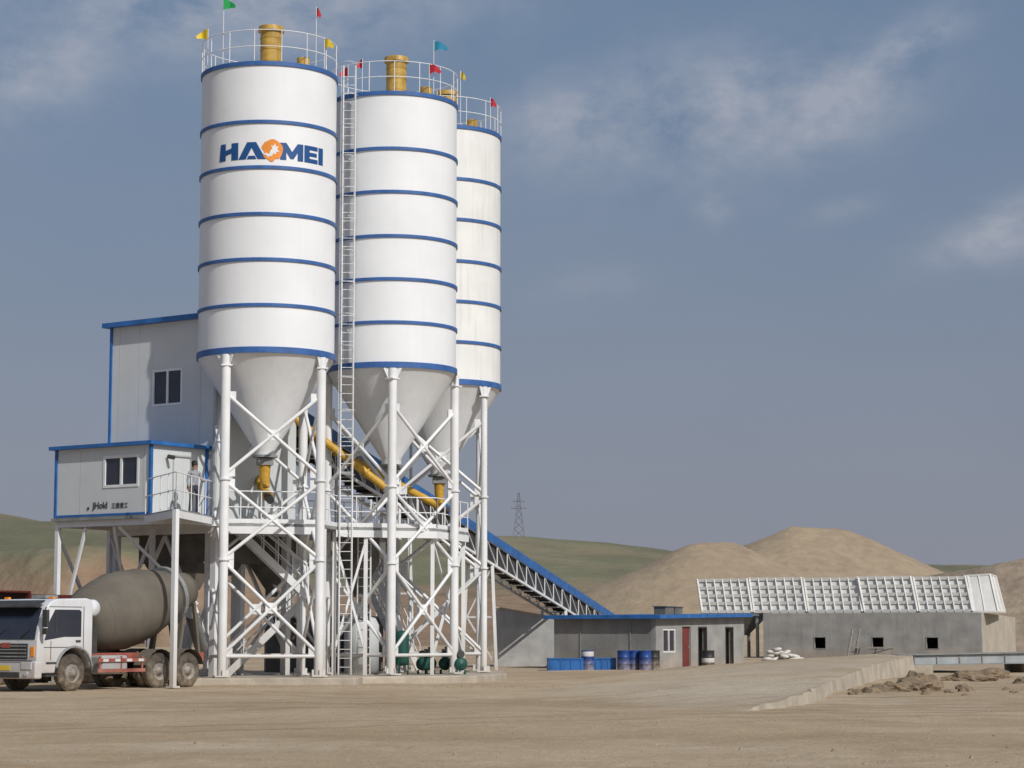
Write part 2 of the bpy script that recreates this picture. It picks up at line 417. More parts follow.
gr=MB()
for i in range(2600):
    y=25+abs(random.gauss(0,1))*30; x=random.uniform(-.26,.26)*y
    if y>110: continue
    if random.random()<.45: x=random.gauss(-3,3); y=random.gauss(67.8,.9)
    r=random.uniform(.008,.028)*(1.8 if random.random()<.06 else 1); z=groundz(x,y)
    a=random.uniform(0,6.28)
    vs=[(x+math.cos(a+t)*r*random.uniform(.7,1.3),y+math.sin(a+t)*r*random.uniform(.7,1.3),z-.01) for t in(0,1.57,3.14,4.71)]+[(x,y,z+r*random.uniform(.6,1.1))]
    gr.add(vs,[(0,1,4),(1,2,4),(2,3,4),(3,0,4)])
go=gr.obj('gravel',M('gravel_stone',(0.32,0.26,0.19),.95,var=.45,scale=3,coords='World')); go['kind']='stuff'; tag(go,'loose small stones scattered over the packed dirt yard','gravel')

# hill
def lerp_tab(x,t):
    if x<=t[0][0]: return t[0][1]
    for (a,b),(c_,d) in zip(t,t[1:]):
        if x<=c_:
            k=(x-a)/(c_-a); return b+(d-b)*k
    return t[-1][1]
CR=[(-700,30),(-300,44),(-151,36.5),(-133,33),(-100,32),(-4,29.6),(26,27.0),(46,24.4),(90,22.0),(160,20),(400,24),(900,14)]
def sst(a,b,x):
    t=max(0,min(1,(x-a)/(b-a))); return t*t*(3-2*t)
def hillz(x,y):
    s=sst(310,650,y)
    z=lerp_tab(x,CR)*s+N(x*.02,y*.02)*2.2*sst(330,450,y)*(1-.7*sst(560,640,y))+N(x*.08,y*.05,5)*.5*s
    bank=12.5*sst(262,288,y+N(x*.05,0,2)*16+N(x*.2,0,6)*5)*(1-sst(-48,-14,x))
    z=max(z,bank+N(x*.1,y*.1,8)*1.2*sst(255,280,y)) if x<-10 else z
    return z-.6*(1-sst(240,300,y))
hxs=[-700+i*10 for i in range(40)]+[-300+i*3 for i in range(67)]+[-100+i*1.5 for i in range(100)]+[50+i*5 for i in range(50)]+[300+i*20 for i in range(31)]
hys=[235+i*2.5 for i in range(28)]+[305+i*9 for i in range(40)]+[670+i*40 for i in range(25)]
h=MB(); nx=len(hxs)
h.add([(x,y,hillz(x,y)) for y in hys for x in hxs],[(j*nx+i,j*nx+i+1,(j+1)*nx+i+1,(j+1)*nx+i) for j in range(len(hys)-1) for i in range(nx-1)],0,True)
HM=M('hazy_hill_grass',(0.15,0.15,0.09),.95,var=.3,scale=.02,coords='World',col2=(0.21,0.18,0.115),c2scale=.03,c2lo=.42,c2hi=.65)  # distance haze put into the colour: lighter, less saturated grass
nt3=HM.node_tree; b3=nt3.nodes['Principled BSDF']; src=[l for l in nt3.links if l.to_socket==b3.inputs['Base Color']][0].from_socket
ge=nn(nt3,'ShaderNodeNewGeometry'); sp=nn(nt3,'ShaderNodeSeparateXYZ'); nt3.links.new(ge.outputs['Position'],sp.inputs[0])
n5=nn(nt3,'ShaderNodeTexNoise'); n5.inputs['Scale'].default_value=.09; n5.inputs['Detail'].default_value=9; nt3.links.new(ge.outputs['Position'],n5.inputs['Vector'])
ma=nn(nt3,'ShaderNodeMath',operation='MULTIPLY_ADD'); nt3.links.new(n5.outputs['Fac'],ma.inputs[0]); ma.inputs[1].default_value=-12; nt3.links.new(sp.outputs['Z'],ma.inputs[2])
mr=nn(nt3,'ShaderNodeMapRange'); mr.inputs['From Min'].default_value=3.0; mr.inputs['From Max'].default_value=6.5; nt3.links.new(ma.outputs[0],mr.inputs['Value'])
n6=nn(nt3,'ShaderNodeTexNoise'); n6.inputs['Scale'].default_value=.25; n6.inputs['Detail'].default_value=9; nt3.links.new(ge.outputs['Position'],n6.inputs['Vector'])
br=nn(nt3,'ShaderNodeMix',data_type='RGBA'); nt3.links.new(n6.outputs['Fac'],br.inputs['Factor']); br.inputs['A'].default_value=(.17,.105,.065,1); br.inputs['B'].default_value=(.33,.24,.16,1)
mx=nn(nt3,'ShaderNodeMix',data_type='RGBA'); nt3.links.new(mr.outputs[0],mx.inputs['Factor']); nt3.links.new(br.outputs['Result'],mx.inputs['A']); nt3.links.new(src,mx.inputs['B'])
nt3.links.new(mx.outputs['Result'],b3.inputs['Base Color'])
bp=nn(nt3,'ShaderNodeBump'); bp.inputs['Strength'].default_value=.8; bp.inputs['Distance'].default_value=1.2; nt3.links.new(n6.outputs['Fac'],bp.inputs['Height']); nt3.links.new(bp.outputs[0],b3.inputs['Normal'])
ho=h.obj('hill',HM); ho['kind']='structure'

def heap(name,ridge,H,slope,r0,box,mat,label,cat,seed,step=1.0):
    def seg(x,y):
        best=1e9
        for (a,b) in zip(ridge,ridge[1:]):
            ax,ay,az_=a;bx,by,bz=b
            L2=(bx-ax)**2+(by-ay)**2; t=max(0,min(1,((x-ax)*(bx-ax)+(y-ay)*(by-ay))/L2))
            d=math.hypot(x-ax-t*(bx-ax),y-ay-t*(by-ay)); hz_=az_+(bz-az_)*t
            best=min(best,-(hz_-slope*(math.sqrt(d*d+r0*r0)-r0)))
        return -best
    X=[box[0]+i*step for i in range(int((box[1]-box[0])/step)+1)]; Y=[box[2]+i*step for i in range(int((box[3]-box[2])/step)+1)]
    zz={}
    for j,y in enumerate(Y):
        for i,x in enumerate(X):
            zz[i,j]=seg(x,y)+N(x*.06,y*.06,seed)*.8+(.5-abs(N(x*.22,y*.10,seed+4)))*.32-.16+abs(N(x*.7,y*.12,seed+7))*.14+N(x*1.6,y*1.6,seed+9)*.06
    m=MB(); n_=len(X)
    fs=[(j*n_+i,j*n_+i+1,(j+1)*n_+i+1,(j+1)*n_+i) for j in range(len(Y)-1) for i in range(n_-1) if max(zz[i,j],zz[i+1,j],zz[i,j+1],zz[i+1,j+1])>-1.2]
    m.add([(x,y,max(zz[i,j],-2)) for j,y in enumerate(Y) for i,x in enumerate(X)],fs,0,True)
    return tag(m.obj(name,mat),label,cat,'stockpiles behind the aggregate bins')
heap('sand_pile',[(17.0,205,9.9),(20.0,207,10.0),(25,210,8.2)],10,.48,1.0,(-12,50,178,232),SANDP,'tan sand stockpile with rounded top behind the bins','sand pile',1,.6)
heap('sand_pile',[(26.5,218,11.4),(28.0,218,12.0),(33,219,11.9),(36.5,220,10.6)],12,.46,.7,(-4,70,186,250),SANDP,'tallest pale brown sand heap with a pointed ridge','sand pile',5,.6)
heap('gravel_pile',[(38,202,7.0),(44,198,8.0),(52,196,8.8),(75,194,9.6)],8,.50,1.2,(18,92,172,220),SANDR,'long brown gravel bank beside the sand heaps','gravel pile',9,.7)
heap('sand_pile',[(6.5,212,4.2),(12,206,6.5)],4,.42,1.5,(-8,26,192,226),SANDP,'low tan sand heap at the foot of the stockpile','sand pile',13,.7)

# ------------------------------------------------------------------ foundation
f=MB()
f.prism([(-10.1,70.3),(-5.0,71.0),(-4.9,73.0),(-1.2,74.6),(-0.2,78.8),(-0.4,85),(-12,80),(-11.0,74.5)],-.3,.22,axis='z')
tag(f.obj('concrete_foundation',PAD,bevel=.03),'dusty raised concrete slab under the three silos','foundation')

# ------------------------------------------------------------------ silos
ZB=[10.78,12.25,13.75,15.25,16.8,18.32,20.28]; RS=2.27
def silo(loc,rz,label,bodymat,vent_dx,seed,LR=.14):
    T=thing('cement_silo',label,'silo',loc,rz,'cement silos of the batching plant')
    m=MB(); m.lathe([(RS,10.7),(RS,20.35)],(0,0,0),(0,0,1),72)
    m.lathe([(RS+.001,20.35),(RS*.9,20.42),(RS*.4,20.55),(0.001,20.6)],(0,0,0),(0,0,1),72)
    m.obj('silo_body',bodymat,T)
    m=MB(); m.lathe([(RS,10.7),(.34,7.7),(.34,7.5)],(0,0,0),(0,0,1),56)
    m.obj('hopper_cone',CONEW,T)
    for z in ZB:
        hh=.055 if z<20 else .07
        if z<10.8: hh=.10
        m=MB(); m.lathe([(RS+.002,z-hh),(RS+.045,z-hh),(RS+.045,z+hh),(RS+.002,z+hh)],(0,0,0),(0,0,1),72,sm=False); m.obj('band',BLUE,T)
    m=MB(); k=16; R=RS+.02
    pts=[Vector((R*math.cos(2*math.pi*i/k),R*math.sin(2*math.pi*i/k),20.36)) for i in range(k)]
    for p in pts: m.cyl(p,p+Vector((0,0,1.05)),.016,n=5)
    k2=48
    for hz_ in (.5,1.05):
        m.path([Vector((R*math.cos(2*math.pi*i/k2),R*math.sin(2*math.pi*i/k2),20.36+hz_)) for i in range(k2)],.016,n=5,closed=True)
    m.obj('roof_railing',WHITE,T)
    m=MB(); Rm=Matrix.Rotation(-rz,3,'Z'); c=Rm@Vector((vent_dx,0,0))
    m.cyl(c+Vector((0,0,20.4)),c+Vector((0,0,21.95)),.36,n=24); m.cyl(c+Vector((0,0,21.95)),c+Vector((0,0,22.12)),.45,.42,n=24)
    for i in range(3): m.cyl(c+Vector((0,0,20.9+i*.4)),c+Vector((0,0,20.93+i*.4)),.375,n=24)
    m.obj('filter_vent',VENT,T)
    m=MB(); c=Rm@Vector((1.2,-.7,0)); m.cyl(c+Vector((0,0,20.4)),c+Vector((0,0,20.85)),.22,n=12)
    m.obj('roof_hatch',VENT,T)
    L=1.575; cs=[(-L,-L),(L,-L),(L,L),(-L,L)]
    for x,y in cs:
        m=MB(); m.cyl((x,y,.2),(x,y,10.66),LR,n=16); m.box((x,y,.27),(.5,.5,.05)); m.box((x,y,10.3),(.36,.36,.04))
        a=math.atan2(y,x)
        for da in(-.10,.10): 
            m.beam((x,y,10.2),(RS*math.cos(a+da),RS*math.sin(a+da),10.69),.03,.2)
        for z in (4.0,6.6): m.cyl((x,y,z-.03),(x,y,z+.03),LR+.05,n=16)
        for z in (.38,): 
            m.box((x,y,z),(.03,.44,.18)); m.box((x,y,z),(.44,.03,.18))
        m.obj('leg',WHITE,T)
    tiers=[(.95,3.95),(4.05,6.55),(6.75,9.4)]
    for i in range(4):
        (x0,y0),(x1,y1)=cs[i],cs[(i+1)%4]
        for (a,b) in tiers:
            m=MB(); m.cyl((x0,y0,a),(x1,y1,b),.06,n=8); m.cyl((x1,y1,a),(x0,y0,b),.06,n=8)
            c=Vector(((x0+x1)/2,(y0+y1)/2,(a+b)/2)); d=Vector((x1-x0,y1-y0,0)).normalized()
            m.box(c,(.38,.03,.34),rz=math.atan2(d.y,d.x))
            for (px,py) in((x0,y0),(x1,y1)):
                s_=1 if (px,py)==(x0,y0) else -1
                for z in(a+.08,b-.08): m.box(Vector((px,py,z))+d*s_*.2,(.28,.025,.28),rz=math.atan2(d.y,d.x))
            m.obj('cross_brace',WHITE,T)
        m=MB()
        for z in(.9,): m.cyl((x0,y0,z),(x1,y1,z),.06,n=8)
        m.obj('tie_beam',WHITE,T)
    m=MB(); m.cyl((0,0,7.52),(0,0,7.44),.42,n=20); m.box((0,0,7.3),(.5,.5,.22)); 
    m.obj('outlet_flange',GREYST,T)
    m=MB(); m.cyl((0,0,7.2),(0,0,6.75),.2,.17,n=16); m.cyl((0,0,6.75),(.05,-.05,6.45),.17,.12,n=16); m.obj('outlet_valve',YEL,T)
    m=MB(); a=rad(115); p=Vector((math.cos(a)*(RS+.12),math.sin(a)*(RS+.12),0)); m.cyl(p+Vector((0,0,1)),p+Vector((0,0,20.9)),.06,n=8); m.obj('fill_pipe',WHITE,T)
    return T
S1=silo((-8.22,73,0),rad(16),'white cement silo with blue bands and company lettering on braced legs',SILOW,.03,1,.155)
S2=silo((-4.24,77,0),rad(49),'white cement silo with blue bands and a tall caged ladder',SILOW,.1,2,.15)
S3=silo((-2.71,82,0),rad(4),'weathered white cement silo with stained top and blue bands',SILOD,.25,3,.12)

def wrap_polys(name,polys,mat,parent,center_ang,zc,r):
    bm=bmesh.new()
    for pl in polys:
        vs=[bm.verts.new((x,y,0)) for x,y in pl]; bm.faces.new(vs)
    bmesh.ops.triangulate(bm,faces=bm.faces[:])
    x=-2.2
    while x<2.2:
        bmesh.ops.bisect_plane(bm,geom=bm.verts[:]+bm.edges[:]+bm.faces[:],plane_co=(x,0,0),plane_no=(1,0,0)); x+=.06
    for v in bm.verts:
        a=center_ang+v.co.x/r; z=zc+v.co.y
        v.co=Vector((r*math.cos(a),r*math.sin(a),z))
    bmesh.ops.recalc_face_normals(bm,faces=bm.faces)
    me=bpy.data.meshes.new(name); bm.to_mesh(me); bm.free(); me.materials.append(mat)
    o=bpy.data.objects.new(name,me); COL.objects.link(o); o.parent=parent; return o
H_=.285
def rect(x0,x1,y0,y1): return [(x0,y0),(x1,y0),(x1,y1),(x0,y1)]
LT=[]
LT.append([[(-1.94,-H_),(-1.64,-H_),(-1.64,H_),(-1.88,H_)],rect(-1.38,-1.10,-H_,H_),[(-1.64,-.11),(-1.38,-.05),(-1.38,.12),(-1.64,.06)]])
LT.append([[(-1.09,-H_),(-.80,-H_),(-.58,.10),(-.58,H_),(-.76,H_)],[(-.58,.10),(-.36,-H_),(-.06,-H_),(-.42,H_),(-.58,H_)],[(-.76,-.285),(-.40,-.285),(-.46,-.17),(-.70,-.17)]])
x0=.46
LT.append([rect(x0,x0+.23,-H_,H_),rect(x0+.67,x0+.90,-H_,H_),[(x0+.23,H_),(x0+.23,-.02),(x0+.39,-.24),(x0+.45,-.24),(x0+.45,.0)],[(x0+.67,H_),(x0+.45,.0),(x0+.45,-.24),(x0+.51,-.24),(x0+.67,-.02)]])
x0=1.41
LT.append([rect(x0,x0+.23,-H_,H_),rect(x0+.23,x0+.62,H_-.14,H_),rect(x0+.23,x0+.58,-.065,.065),rect(x0+.23,x0+.62,-H_,-H_+.14)])
LT.append([rect(2.08,2.33,-H_,H_)])
ca=math.atan2(-73,8.22)-rad(16)+rad(2.5)
for L_ in LT:
    wrap_polys('company_lettering',[[(x*.90-.14,y) for x,y in p] for p in L_],LOGOB,S1,ca,17.35,RS+.012)
disc=[]
for t in range(40):
    a=t*math.pi/20; rr_=.345*(1+(.12*math.sin(a*3+1)+.09*math.sin(a*7) if (a>2.2 and a<5.2) else .03*math.sin(a*5)))
    disc.append((.02+rr_*math.cos(a),rr_*math.sin(a)+.02))
wrap_polys('logo_disc',[disc],ORNG,S1,ca,17.36,RS+.016)
bird=[(-.34,-.16),(-.22,-.10),(-.10,-.15),(-.06,-.02),(.02,.08),(-.04,.20),(.06,.17),(.12,.28),(.16,.15),(.27,.16),(.20,.06),(.30,-.06),(.18,-.05),(.14,-.16),(.06,-.12),(.0,-.24),(-.10,-.22),(-.14,-.30),(-.20,-.20)]
wrap_polys('logo_emblem',[[(x*.85,y*.85) for x,y in bird]],WHITE,S1,ca,17.36,RS+.024)

m=MB(); ax,ay=-5.66,74.93
inv=(Matrix.Translation((-4.24,77,0))@Matrix.Rotation(rad(49),4,'Z')).inverted()
def L2(p): return inv@Vector(p)
for sx in(-.21,.21): m.beam(L2((ax+sx,ay,.25)),L2((ax+sx,ay,21.3)),.045,.045)
z=.5
while z<21.2: m.cyl(L2((ax-.21,ay,z)),L2((ax+.21,ay,z)),.014,n=5); z+=.3
m.obj('ladder',WHITE,S2)
m=MB(); z=7.0
while z<21.4:
    pts=[L2((ax+.30*math.cos(t),ay-.05-.55*math.sin(t),z)) for t in [math.pi*i/8 for i in range(9)]]
    m.path(pts,.012,n=4); z+=1.1
for t in(.18,.82):
    t*=math.pi; m.cyl(L2((ax+.30*math.cos(t),ay-.05-.55*math.sin(t),7)),L2((ax+.30*math.cos(t),ay-.05-.55*math.sin(t),21.2)),.011,n=4)
for z in (12,14,16,18,20): m.beam(L2((ax,ay,z)),L2((ax+.05,ay+.6,z)),.04,.04)
m.obj('ladder_cage',WHITE,S2)

# flags
fl=[(S1,-8.22,73,-1.95,-1,21.75,YELF,.30),(S1,-8.22,73,-1.35,-1,22.6,GRNF,.32),(S1,-8.22,73,1.7,-1,22.4,REDF,.06),(S1,-8.22,73,1.95,-1,21.45,YELF,.22),
    (S2,-4.24,77,-1.5,-1,21.35,REDF,.22),(S2,-4.24,77,-1.25,1,22.6,REDF,.12),(S2,-4.24,77,1.5,-1,22.3,BLUF,.40),(S2,-4.24,77,1.35,-1,21.45,REDF,.32),
    (S3,-2.71,82,.8,-1,22.4,YELF,.10),(S3,-2.71,82,1.9,-1,21.6,REDF,.14)]
names={id(YELF):'yellow',id(GRNF):'green',id(REDF):'red',id(BLUF):'blue'}
for (S,cx,cy,dx,sg,zt,mt,wd) in fl:
    yy=sg*math.sqrt(RS*RS-dx*dx)
    T=thing('flag','small %s pennant on a thin pole tied to silo railing'%names[id(mt)],'flag',(cx+dx,cy+yy,20.38),0,'pennants on the silo roofs')
    m=MB(); m.cyl((0,0,0),(0,0,zt-20.38),.013,n=5); m.obj('pole',WHITE,T)
    m=MB(); hh=zt-20.38; d=1 if (dx>0 or mt is GRNF) else -1
    n_=6; vs=[]
    for i in range(n_+1):
        u=i/n_; sag=-.26*u*u; vs+= [(d*u*(wd+.10),math.sin(u*6+dx)*.07,hh-.02+sag),(d*u*(wd+.05),math.sin(u*6+dx+.5)*.07,hh-.40+u*.24+sag*.8)]
    m.add(vs,[(2*i,2*i+1,2*i+3,2*i+2) for i in range(n_)],0,True); m.obj('cloth',mt,T)

# ------------------------------------------------------------------ plant frame coordinates
C0=Vector((-11.68,71,0)); U=Vector((-.8206,.5714,0)); W=Vector((.5714,.8206,0))
RZ=math.atan2(U.y,U.x)-math.pi
def lm(a,wv,z): return Vector((-a,wv,z))
def w2l(x,y,z):
    r=Vector((x,y,0))-C0
    return Vector((-(r.dot(U)),r.dot(W),z))
T=thing('control_cabin','grey panel control room with blue trim raised on steel posts','control room',C0,RZ)
zb,zt=5.45,7.72
m=MB()
m.wall((-4.38,0,zb),(1,0,0),4.38,zt-zb,(0,.1,0),[(2.24,3.86,.93,1.98)])
m.wall((0,0.1,zb),(0,1,0),2.54,zt-zb,(-.1,0,0),[(.95,1.75,0,1.95)])
m.wall((-4.38,0.1,zb),(0,1,0),2.54,zt-zb,(.1,0,0),[])
m.wall((-4.28,2.54,zb),(1,0,0),4.18,zt-zb,(0,.1,0),[])
m.obj('wall',PANEL,T)
m=MB(); m.box((-2.19,1.3,zb-.06),(4.5,2.8,.1)); m.obj('floor_plate',GREYST,T)
m=MB(); m.prism([(-4.55,zt),(.17,zt),(.17,zt+.12),(-4.55,zt+.12)],-.18,2.8); m.obj('roof',BLUE2,T)
for (x,y) in((-4.33,.0),(.0,.0),(.0,2.6)):
    m=MB(); m.box((x,y,(zb+zt)/2),(.10,.10,zt-zb-.01)); m.obj('corner_trim',BLUE2,T)
m=MB(); m.box((-2.19,-.012,zb+.05),(4.2,.02,.08)); m.obj('base_trim',BLUE2,T)
for x in(-3.2,-.3):
    m=MB(); m.box((x,-.002,(zb+zt)/2),(.010,.006,zt-zb-.2)); m.obj('panel_joint',JOINT,T)
def window(T,x0,x1,z0,z1,y,divs=2,fr=.06,name='window'):
    wv=MB(); wv.box(((x0+x1)/2,y+.05,(z0+z1)/2),(x1-x0,.02,z1-z0)); wo=wv.obj(name,GLASS,T)
    fm=MB()
    for z in(z0+fr/2,z1-fr/2): fm.box(((x0+x1)/2,y+.02,z),(x1-x0,.06,fr))
    for i in range(divs+1):
        x=x0+fr/2+(x1-x0-fr)*i/divs; fm.box((x,y+.02,(z0+z1)/2),(fr,.055,z1-z0-2*fr))
    fm.obj('frame',WHITE,wo); return wo
window(T,-4.38+2.24,-4.38+3.86,zb+.93,zb+1.98,-.01,2,.09)
m=MB(); m.box((-.05,1.45,zb+.98),(.04,.8,1.95)); dro=m.obj('door',PANEL,T)
m=MB(); m.box((-.005,1.75,zb+1.0),(.05,.04,.14)); m.obj('handle',DARK,dro)
m=MB(); 
for y in(1.03,1.87): m.box((.01,y,zb+.98),(.03,.05,1.98))
m.box((.01,1.45,zb+1.98),(.03,.9,.05)); m.obj('door_frame',JOINT,T)
text_obj('JHold',.30,'sign_lettering',DARK,T,Matrix.Translation((-2.25,-.012,zb+.36))@Matrix.Rotation(rad(90),4,'X'),offset=.004)
text_obj('三重重工',.19,'sign_lettering',DARK,T,Matrix.Translation((-1.35,-.012,zb+.33))@Matrix.Rotation(rad(90),4,'X'),offset=.001)
m=MB(); m.cyl((-2.80,-.01,zb+.28),(-2.80,-.02,zb+.28),.05,n=12); m.obj('sign_emblem',DARK,T)
bc=w2l(-10.25,67.1,0); bl=w2l(-11.75,70.55,0); br_=w2l(-9.75,71.6,0); bk=w2l(-9.95,73.2,0)
posts=[lm(4.3,.1,0),lm(4.3,2.5,0),bc,lm(2.3,2.5,0)]
for p in posts:
    m=MB(); m.box((p.x,p.y,2.7),(.15,.15,5.4)); m.box((p.x,p.y,.03),(.3,.3,.06)); m.obj('support_post',WHITE,T)
m=MB()
for wv in(.1,2.5): m.box(lm(1.7,wv,5.26),(5.4,.12,.24))
for a in(4.3,2.3,-.9): m.box(lm(a,1.3,5.24),(.12,2.3,.2))
m.beam((bc.x,bc.y,5.26),(bl.x,bl.y,5.26),.1,.22); m.beam((bc.x,bc.y,5.26),(br_.x,br_.y,5.26),.1,.22)
m.obj('floor_beam',WHITE,T)
for p,q in(((4.3,.1,1.0),(3.0,.1,5.1)),((1.7,.1,5.1),(3.2,2.5,1.6)),((1.5,.1,5.1),(.2,2.5,2.6)),((2.3,2.5,1.0),(4.3,2.5,5.0)),((4.3,2.5,1.0),(2.3,2.5,5.0)),((4.3,.1,4.9),(4.3,2.5,1.0))):
    m=MB(); m.beam(lm(*p),lm(*q),.09,.09); m.obj('brace',WHITE,T)
m=MB(); m.add([Vector((p.x,p.y,z_)) for z_ in(zb-.1,zb-.02) for p in(bl,bc,br_,bk,Vector((0,2.4,0)),Vector((0,-.05,0)))],[(0,1,2,3,4,5),(11,10,9,8,7,6)]+[(i,6+i,6+(i+1)%6,(i+1)%6) for i in range(6)]); m.obj('balcony_floor',GREYST,T)
m=MB(); m.railing([(bl.x,bl.y,zb),(bc.x,bc.y,zb),(br_.x,br_.y,zb),(bk.x,bk.y,zb)],h=1.1,sp=.85,r=.018,kick=False); m.obj('balcony_railing',WHITE,T)
m=MB(); m.cyl((.1,.7,zt-.35),(.35,.7,zt-.4),.07,n=10); m.obj('wall_lamp',DARK,T)

T=thing('mixing_tower','tall grey panel mixing house with blue roof edge and window','mixing tower',C0,RZ)
tb,tt=5.3,12.18; y0=2.7
m=MB()
m.wall((-4.62,y0,tb),(1,0,0),4.95,tt-tb,(0,.1,0),[(2.0,3.4,4.02,5.28)])
m.wall((.33,y0+.1,tb),(0,1,0),4.0,tt-tb,(-.1,0,0),[])
m.wall((-4.62,y0+.1,tb),(0,1,0),4.0,tt-tb,(.1,0,0),[])
m.wall((-4.52,y0+4.0,tb),(1,0,0),4.75,tt-tb,(0,.1,0),[])
m.obj('wall',PANEL,T)
window(T,-4.62+2.0,-4.62+3.4,tb+4.02,tb+5.28,y0-.01,2,.08)
m=MB(); m.prism([(-4.85,tt),(.55,tt),(.55,tt+.16),(-4.85,tt+.16)],y0-.25,y0+4.3); m.obj('roof',BLUE2,T)
for x in(-4.6,.3):
    m=MB(); m.box((x,y0,(tb+tt)/2),(.10,.10,tt-tb-.01)); m.obj('corner_trim',BLUE2 if x<0 else JOINT,T)
for x in [-4.2+i*.95 for i in range(5)]:
    zz0,zz1=tb+2.5,tt-.02
    if -2.7<x<-1.2: continue
    m=MB(); m.box((x,y0-.002,(zz0+zz1)/2),(.010,.006,zz1-zz0)); m.obj('panel_joint',JOINT,T)
for (a,wv) in((4.4,y0+.2),(-.2,y0+.2),(4.4,y0+3.8),(-.2,y0+3.8),(2.1,y0+3.8)):
    m=MB(); m.box(lm(a,wv,2.6),(.24,.24,5.2)); m.box(lm(a,wv,.03),(.5,.5,.06)); m.obj('support_post',WHITE,T)
m=MB()
for wv in(y0+.2,y0+3.8):
    m.box(lm(2.1,wv,5.12),(4.9,.2,.32)); m.beam(lm(4.4,wv,1),lm(2.1,wv,4.9),.1,.1); m.beam(lm(-.2,wv,1),lm(2.1,wv,4.9),.1,.1)
for a in(4.4,-.2,2.1): m.box(lm(a,y0+2,5.1),(.2,3.4,.3))
m.obj('floor_beam',WHITE,T)
m=MB(); m.box(lm(2.1,y0+2,4.62),(3.4,2.6,1.2)); m.cyl(lm(3.6,y0+1.6,4.5),lm(.6,y0+1.6,4.5),.95,n=20); m.obj('mixer',MIXST,T)
m=MB(); m.lathe([(.95,4.1),(.95,3.9),(.32,3.75),(.30,3.65)],lm(1.9,y0+1.9,0),(0,0,1),16); m.obj('discharge_hopper',MIXST,T)

# access platform
T=thing('access_platform','white steel walkway with railings and stairs between the silo legs','walkway',(0,0,0))
m=MB(); m.prism([(-9.6,72.3),(-6.3,73.2),(-6.0,75.0),(-2.6,76.2),(-1.6,79.3),(-2.2,81.6),(-4.2,79.8),(-6.6,78.2),(-10.0,76.0)],5.14,5.24,axis='z'); m.obj('floor_grating',GREYST,T)
m=MB()
m.railing([(-9.6,72.3,5.25),(-6.3,73.2,5.25),(-6.0,75.0,5.25),(-2.6,76.2,5.25),(-1.6,79.3,5.25)],sp=.75,r=.022)
m.railing([(-10.0,76.0,5.25),(-6.6,78.2,5.25),(-4.2,79.8,5.25)],sp=.75,r=.022)
m.obj('railing',WHITE,T)
m=MB(); 
for p,q in(((-9.6,72.3),(-6.3,73.2)),((-6.0,75.0),(-2.6,76.2)),((-2.6,76.2),(-1.6,79.3)),((-10,76),(-4.2,79.8))): m.beam((*p,5.02),(*q,5.02),.1,.24)
m.obj('edge_beam',WHITE,T)
for (x,y) in((-6.25,73.4),(-6.05,75.2),(-2.75,76.4),(-1.75,79.3),(-6.6,78.0),(-4.3,79.7),(-5.0,75.45),(-9.3,76.3)):
    m=MB(); m.box((x,y,2.6),(.13,.13,5.0)); m.obj('support_post',WHITE,T)
for p,q in(((-6.05,75.2,1),(-5.0,75.45,4.8)),((-5.0,75.45,1),(-6.05,75.2,4.8)),((-2.75,76.4,.8),(-1.75,79.3,4.8)),((-1.75,79.3,.8),(-2.75,76.4,4.8)),((-9.3,76.3,.8),(-6.6,78,4.8)),((-6.6,78,.8),(-9.3,76.3,4.8)),((-6.6,78,.8),(-4.3,79.7,4.8)),((-4.3,79.7,.8),(-6.6,78,4.8))):
    m=MB(); m.beam(p,q,.08); m.obj('brace',WHITE,T)
def stair(T,p,q,width,nst):
    p=Vector(p);q=Vector(q);d=Vector((q.x-p.x,q.y-p.y,0)).normalized();s_=Vector((-d.y,d.x,0))
    m=MB()
    for k in(-1,1): m.beam(p+s_*k*width/2,q+s_*k*width/2,.05,.24)
    ang=math.atan2(d.y,d.x)
    for i in range(1,nst): m.box(p.lerp(q,i/nst),(.24,width,.03),rz=ang)
    m.obj('stair_flight',WHITE,T)
    m=MB()
    for k in(-1,1):
        a=p+s_*k*width/2;b=q+s_*k*width/2
        for hz_ in(.5,1.0): m.cyl(a+Vector((0,0,hz_)),b+Vector((0,0,hz_)),.024,n=6)
        for i in range(6): c=a.lerp(b,i/5); m.cyl(c,c+Vector((0,0,1)),.022,n=6)
    m.obj('stair_railing',WHITE,T)
stair(T,(-9.7,75.7,.25),(-7.0,75.9,2.9),.8,12)
stair(T,(-7.0,74.9,2.9),(-9.4,74.4,5.2),.8,10)
m=MB(); m.box((-6.75,75.4,2.85),(.9,1.7,.06)); 
for x,y in((-7.1,74.7),(-6.4,74.7),(-6.4,76.2)): m.box((x,y,1.5),(.1,.1,2.7))
m.obj('landing',WHITE,T)
stair(T,(-3.6,80.8,.25),(-5.8,79.0,5.2),.8,18)

